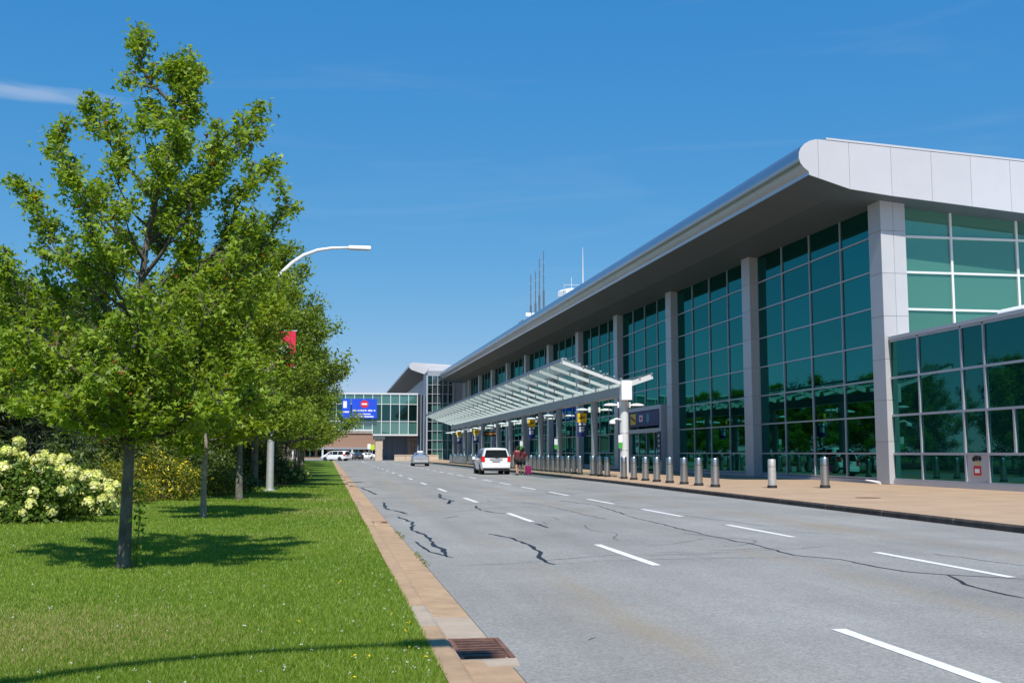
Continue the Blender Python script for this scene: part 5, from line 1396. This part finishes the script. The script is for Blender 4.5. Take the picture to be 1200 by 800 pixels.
    rn = np.clip(0.62 * g.uniform(0, 1, len(P)) + 0.38 * clump, 0, 1); rn = np.where(g.uniform(0, 1, len(P)) < 0.012, 1.0, rn * 0.94)
    lm = leaves('crown', P, N, leaf, shape, rn)
    return trunk.mesh('trunk'), wood.mesh('limbs'), lm
def tree(name, label, loc, meshes, bark, leafm, rz=0, scale=1, group=None):
    t = thing(name, label, 'tree', loc, rz, group); t.scale = (scale,) * 3 if not hasattr(scale, '__len__') else scale
    a, b, c_ = meshes
    o = obj('trunk', a, bark, t, smooth=True); obj('limbs', b, 'branch', o, smooth=True)
    obj('crown', c_, leafm, t)
    return t
def gz(x, y): return float(lawn_z(x, y))
# the young maple nearest: loose, upward-sweeping limbs whose tips follow the outline in the photograph
q = on_z(145, 662, 0.16)
TIPS = []
for px_, py_, dy_t in ((24, 212, 0.3), (62, 152, -0.4), (108, 118, 0.5), (158, 44, 0.1), (232, 82, -0.2), (302, 128, 0.2), (262, 150, -0.7), (316, 190, -0.3), (338, 238, 0.2), (300, 262, -0.8), (312, 305, 0.3), (292, 372, -0.5), (2, 302, -0.3), (-18, 352, 0.4), (12, 402, -0.7), (-25, 432, 0.1), (30, 470, -0.9), (300, 430, -0.9), (300, 462, 0.2), (205, 150, -0.6), (90, 215, -0.9), (222, 215, 0.9), (110, 290, 1.2), (60, 330, 1.0), (200, 395, -1.4), (120, 440, -1.5), (240, 470, -1.2), (80, 480, -1.3), (165, 350, -1.3), (175, 490, -1.1)):
    p_ = on_y(px_, py_, q.y + dy_t); TIPS.append((p_.x - q.x, dy_t, p_.z - gz(q.x, q.y) if False else p_.z - float(lawn_z(q.x, q.y))))
pA = lambda t_: 1.35 * (1 - t_) ** 0.75 + 0.05
mA = grow(21, on_y(203, 40, q.y).z - 0.1, 0.072, 1.42, pA, 22, (-4, 60), 4.0, 47000, 0.064, MAPLE, bend=0.80, spread=0.060, twig=0.50, drop=0.06, sweep=0.30, twig_n=4, tl=0.42, low=1.0, tips=TIPS, lean=0.50)
q = on_z(145, 662, 0.16); T1 = q
tree('maple_tree', 'tall loose young maple with upswept limbs, tallest tree in front of the hydrangea', (q.x, q.y, gz(q.x, q.y)), mA, 'bark', 'leaf_maple')
# reddish sucker leaves at the foot of its trunk
n_ = 110; P = np.stack([q.x + 0.13 + rng.normal(0.02, 0.035, n_), q.y + rng.normal(-0.05, 0.04, n_), gz(q.x, q.y) + rng.uniform(0.05, 0.95, n_)], 1)
sh_ = thing('trunk_shoot', 'slender leafy shoot growing up beside the maple trunk', 'plant', (q.x + 0.14, q.y - 0.02, gz(q.x, q.y)))
obj('stem', MB().tube([(0, 0, -0.03), (0.02, -0.02, 0.5), (0.0, 0, 0.98)], [0.008, 0.006, 0.003], 5), 'branch', sh_)
obj('foliage', leaves('foliage', P - np.array([q.x + 0.14, q.y - 0.02, gz(q.x, q.y)]), unit(rng.normal(0, 1, (n_, 3))), 0.07, OVAL), 'leaf_maple', sh_)
pB = lambda t_: 1.5 * math.sin(math.pi * min(0.98, 0.30 + 0.62 * t_)) + 0.15
mB = grow(5, 4.9, 0.062, 1.45, pB, 22, (2, 55), 4.8, 20000, 0.105, MAPLE, bend=0.45, spread=0.13, twig=0.5, drop=0.08)
q = on_z(238, 605, 0.16)
tree('maple_tree', 'small bright green maple with pale slim trunk, second in the lawn row', (q.x, q.y, gz(q.x, q.y)), mB, 'bark_pale', 'leaf_young')
pC = lambda t_: 3.35 * (1 - t_) ** 0.62 + 0.10
mC = grow(11, 7.35, 0.10, 1.6, lambda t_: 0.66 * pC(t_), 38, (0, 58), 4.2, 36000, 0.125, OVAL, bend=0.5, spread=0.17, twig=0.42)
mC2 = grow(14, 8.7, 0.14, 1.5, pC, 44, (0, 58), 4.2, 44000, 0.15, OVAL, bend=0.5, spread=0.18, twig=0.42)
q = on_z(280, 584, 0.16)
tree('row_tree', 'dense conical tree just before the street lamp in the lawn row', (q.x, q.y, gz(q.x, q.y)), mC, 'bark', 'leaf_row', 0.6, 0.97)
tr = tree('row_tree', 'dense tree just beyond the street lamp in the lawn row', (-3.1, 42.8, gz(-3.1, 42.8)), mC2, 'bark', 'leaf_row', 1.9, 1.1)
tr2 = None
for i, (x_, y_, s_, lab) in enumerate(((-2.7, 50.5, 1.0, 'dense tree second beyond the street lamp in the lawn row'), (-2.6, 60.0, 1.02, 'dense tree third beyond the street lamp in the lawn row'), (-3.2, 70.0, 0.95, 'dense tree fourth beyond the street lamp in the lawn row'), (-3.6, 82.0, 0.95, 'dense tree near the far end of the lawn row'), (-3.4, 93.0, 1.0, 'dense tree of the lawn row opposite the far half of the canopy'), (-3.4, 104.0, 1.05, 'dense tree of the lawn row opposite the waiting taxi'), (-3.6, 115.0, 1.0, 'dense tree of the lawn row next beyond the waiting taxi'), (-3.8, 126.0, 1.05, 'dense tree of the lawn row opposite the canopy end'), (-4.0, 138.0, 1.05, 'dense tree of the lawn row next beyond the canopy end'), (-4.5, 150.0, 1.0, 'next to last dense tree of the lawn row before the footbridge'), (-5.0, 163.0, 1.0, 'last dense tree of the lawn row before the footbridge'))):
    dup(tr, (x_, y_, gz(x_, y_)), 0.7 + 1.7 * i, s_, lab)

# belt of background trees behind the beds
pD = lambda t_: 2.6 * (math.sin(math.pi * min(0.98, 0.30 + 0.64 * t_))) ** 0.7
mD = grow(31, 5.6, 0.13, 0.6, pD, 24, (5, 60), 3.0, 14000, 0.20, OVAL, bend=0.4, spread=0.24)
bgp = [(-8.6, 27.0, 0.78), (-11.5, 31, 0.92), (-7.2, 34, 0.86), (-9.5, 40, 1.0), (-6.6, 44.5, 0.85), (-12.5, 46, 1.15), (-7.8, 52, 1.0), (-11, 60, 1.2), (-7.0, 63, 0.95), (-8.5, 75, 1.1), (-12, 84, 1.3), (-7.5, 92, 1.1), (-9, 108, 1.2), (-10, 125, 1.3), (-8, 145, 1.2), (-11, 165, 1.3), (-14.5, 36, 0.95), (-17, 55, 1.3), (-16, 24.5, 0.72)]
t0 = None
for i, (x_, y_, s_) in enumerate(bgp):
    lab = 'dark bushy broadleaf tree in the belt behind the planting beds'
    if t0 is None: t0 = tree('background_tree', lab, (x_, y_, gz(x_, y_)), mD, 'bark', 'leaf_dark', 0.3, s_, 'trees behind the planting beds')
    else: dup(t0, (x_, y_, gz(x_, y_)), 1.3 * i, s_ * random.uniform(0.95, 1.05))
# spruce at the left
def conifer(seed, H_, R0):
    g = np.random.default_rng(seed); wood = MB(); pts = []; nodes = []
    for i in range(120):
        f = i / 119; z = 0.3 + (H_ - 0.5) * f; L = R0 * (1 - f) ** 0.9 + 0.10; az = i * 2.39996
        d = Vector((math.cos(az), math.sin(az), -0.10 + 0.5 * f)); p0 = Vector((0, 0, z)); p1 = p0 + d * L
        wood.tube([p0, p0.lerp(p1, 0.5) - Vector((0, 0, 0.04)), p1], [0.02, 0.012, 0.004], 4, cap=False)
        for k in range(int(90 * L / R0) + 14):
            u_ = g.uniform(0.12, 1); q_ = p0.lerp(p1, u_); nodes.append((q_.x + g.normal(0, 0.09), q_.y + g.normal(0, 0.09), q_.z + g.normal(-0.03, 0.05)))
    P = np.array(nodes); N = unit(g.normal(0, 1, P.shape) + [0, 0, 0.5])
    tr_ = MB().tube([(0, 0, -0.1), (0, 0, H_ * 0.6), (0, 0, H_)], [0.11, 0.06, 0.012], 8)
    return tr_.mesh('trunk'), wood.mesh('limbs'), leaves('crown', P, N, 0.17, np.array([[0, 0, 0], [0.10, 0.5, 0.0], [0, 1.0, 0], [-0.10, 0.5, 0.0]]))
cq = on_y(34, 500, 27); mS = conifer(3, on_y(34, 362, 27).z - 0.3, 1.9)
tree('spruce_tree', 'dark pointed spruce behind the hydrangea bush', (cq.x, 27, gz(cq.x, 27)), mS, 'bark', 'leaf_conifer')

# ---------------------------------------------------------------- shrubs and flowers
def shrub_points(g, n, rx, ry, rz_, lump=0.22):
    d = unit(g.normal(0, 1, (n, 3))); d[:, 2] = np.abs(d[:, 2]) * 1.0 - 0.08
    f = 1 + lump * (np.sin(d[:, 0] * 7 + 1) * np.sin(d[:, 1] * 6 + 2) + 0.6 * np.sin(d[:, 2] * 9 + d[:, 0] * 5))
    rr = g.uniform(0.35, 1, n) ** 0.45 * f
    return d * rr[:, None] * [rx, ry, rz_], d
def shrub(name, label, x, y, rx, ry, rz_, n, leaf, mat, seed, cat='shrub', group=None, stems=7):
    g = np.random.default_rng(seed)
    t = thing(name, label, cat, (x, y, gz(x, y)), 0, group)
    P, D = shrub_points(g, n, rx, ry, rz_); P[:, 2] = np.maximum(P[:, 2] + 0.1, 0.03)
    N = unit(D * 0.6 + g.normal(0, 0.7, P.shape) + [0, -0.1, 0.3])
    obj('foliage', leaves('foliage', P, N, leaf), mat, t)
    for k in range(stems):
        a = 6.28 * k / stems + seed; w_ = MB().tube([(0.1 * math.cos(a), 0.1 * math.sin(a), -0.05), (0.3 * rx * math.cos(a), 0.3 * ry * math.sin(a), rz_ * 0.4), (0.6 * rx * math.cos(a), 0.6 * ry * math.sin(a), rz_ * 0.8)], [0.025, 0.016, 0.006], 5); obj('stem', w_, 'branch', t)
    return t, g
# hydrangea with cream flower heads, each head its own part
def head_mesh(seed):
    g = np.random.default_rng(seed); n = 90
    d = unit(g.normal(0, 1, (n, 3))); d[:, 2] = np.where(d[:, 2] < -0.3, -d[:, 2], d[:, 2])
    P = d * [0.085, 0.085, 0.10] * g.uniform(0.85, 1.08, (n, 1)); P[:, 2] += 0.03 * 0
    m = leaves('flower_head', P, unit(d + g.normal(0, 0.3, (n, 3))), 0.05, np.array([[0, -0.5, 0], [0.5, 0, 0.0], [0, 0.5, 0], [-0.5, 0, 0.0]]), np.clip(0.5 + 0.5 * d[:, 2] * -1 + g.normal(0, 0.15, n), 0, 1))
    m.materials.append(MATS['petal_cream']); return m
HM = [head_mesh(60 + i) for i in range(4)]
def hydrangea(x, y, rx, ry, rz_, n, nh, seed, label):
    t, g = shrub('hydrangea_bush', label, x, y, rx, ry, rz_, n, 0.11, 'leaf_hydrangea', seed, 'bush')
    k = 0
    while k < nh:
        d = g.normal(0, 1, 3); d /= np.linalg.norm(d)
        if d[1] > 0.45 or d[2] < -0.05: continue
        d[2] = abs(d[2])
        f = g.uniform(0.93, 1.10) * (1 + 0.22 * (math.sin(d[0] * 7 + 1) * math.sin(d[1] * 6 + 2) + 0.6 * math.sin(d[2] * 9 + d[0] * 5)))
        s_ = g.uniform(0.75, 1.3)
        obj('flower_head', HM[k % 4], None, t, loc=(d[0] * rx * f, d[1] * ry * f, max(0.12, d[2] * rz_ * f + 0.1)), rot=(g.uniform(-0.9, 0.3), g.uniform(-0.5, 0.5), g.uniform(0, 6)), scale=(s_, s_, s_ * g.uniform(0.9, 1.3)))
        k += 1
hydrangea(-6.05, 20.6, 1.65, 1.2, 1.12, 10000, 165, 41, 'big rounded hydrangea bush covered with cream flower heads')
hydrangea(-5.55, 20.6, 0.62, 0.5, 0.50, 1500, 20, 43, 'low hydrangea with white heads at the foot of the big bush')
hydrangea(-4.95, 22.6, 0.60, 0.55, 0.78, 1600, 22, 44, 'small hydrangea at the lawn edge on the trunk side of the big bush')
def golden(x, y, rx, ry, rz_, n, nf, seed, label):
    t, g = shrub('flowering_shrub', label, x, y, rx, ry, rz_, n, 0.085, 'leaf_gold', seed)
    P, D = shrub_points(g, nf, rx * 1.04, ry * 1.04, rz_ * 1.05); k = (D[:, 2] > 0.15); P, D = P[k], D[k]
    f_ = obj('blossoms', leaves('blossoms', np.repeat(P, 3, 0) + g.normal(0, 0.02, (len(P) * 3, 3)), unit(np.repeat(D, 3, 0) + g.normal(0, 0.5, (len(P) * 3, 3)) + [0, -0.3, 0.3]), 0.062), 'petal_yellow', t); f_['kind'] = 'stuff'
golden(-4.75, 29.8, 1.25, 1.0, 1.22, 5200, 330, 51, 'golden flowering shrub behind the slim second trunk')
golden(-5.9, 28.8, 0.8, 0.7, 1.0, 2600, 180, 52, 'smaller golden flowering shrub between the maple trunk and its larger neighbour')
golden(-3.45, 33.6, 0.7, 0.6, 0.8, 2000, 90, 53, 'sparse golden shrub next to the third trunk')
shrub('low_shrub', 'olive brown low shrub below the golden flowers', -5.05, 27.3, 0.75, 0.55, 0.62, 2600, 0.06, 'leaf_gold', 54)
shrub('low_shrub', 'feathery low evergreen shrub beside the third trunk', -3.3, 35.6, 0.95, 0.7, 0.62, 2600, 0.09, 'leaf_dark', 55)
for i, (x_, y_, rx, rz_) in enumerate(((-6.2, 25.5, 1.0, 1.3), (-8.6, 24.5, 1.6, 1.8), (-7.6, 30.8, 1.7, 2.0), (-5.7, 33.0, 1.3, 1.7), (-5.2, 38.0, 1.5, 1.8), (-4.6, 42.2, 1.3, 1.6), (-5.2, 47.5, 1.5, 2.0), (-4.4, 53.0, 1.4, 1.7), (-4.8, 60, 1.5, 1.8), (-4.6, 70, 1.6, 1.8), (-5.0, 82, 1.6, 1.9))):
    shrub('hedge_shrub', 'dark green rounded shrub in the hedge behind the beds', x_, y_, rx, rx, rz_, 4200, 0.13, 'leaf_dark', 70 + i, 'shrub', 'hedge shrubs behind the beds')
shrub('low_shrub', 'grey green upright shrub beyond the street lamp', -2.5, 46.8, 0.75, 0.7, 1.35, 2600, 0.09, 'leaf_dark', 90)
hydrangea(-1.95, 49.0, 0.85, 0.8, 0.72, 1800, 20, 91, 'low pale green hydrangea at the lawn edge beyond the street lamp')
hydrangea(-2.9, 52.0, 0.7, 0.7, 1.05, 1500, 14, 92, 'taller pale hydrangea behind the low one beyond the lamp')
# weeds along the gutter edge
for i, y_ in enumerate((14.2, 15.2, 18.6, 19.6)):
    g = np.random.default_rng(100 + i); n_ = 60
    x_ = edge_x(y_) + 0.55
    P = np.stack([g.normal(0, 0.025, n_), g.normal(0, 0.28, n_), np.abs(g.normal(0.006, 0.010, n_))], 1)
    o = tag(obj('weed_tuft', leaves('weed_tuft', P, unit(g.normal(0, 1, (n_, 3)) + [0, 0, 0.5]), 0.028), 'leaf_gold', loc=(x_, y_, 0.006), kind='stuff'), 'dry weeds in the joint between gutter and asphalt', 'weeds', 'weeds along the gutter')
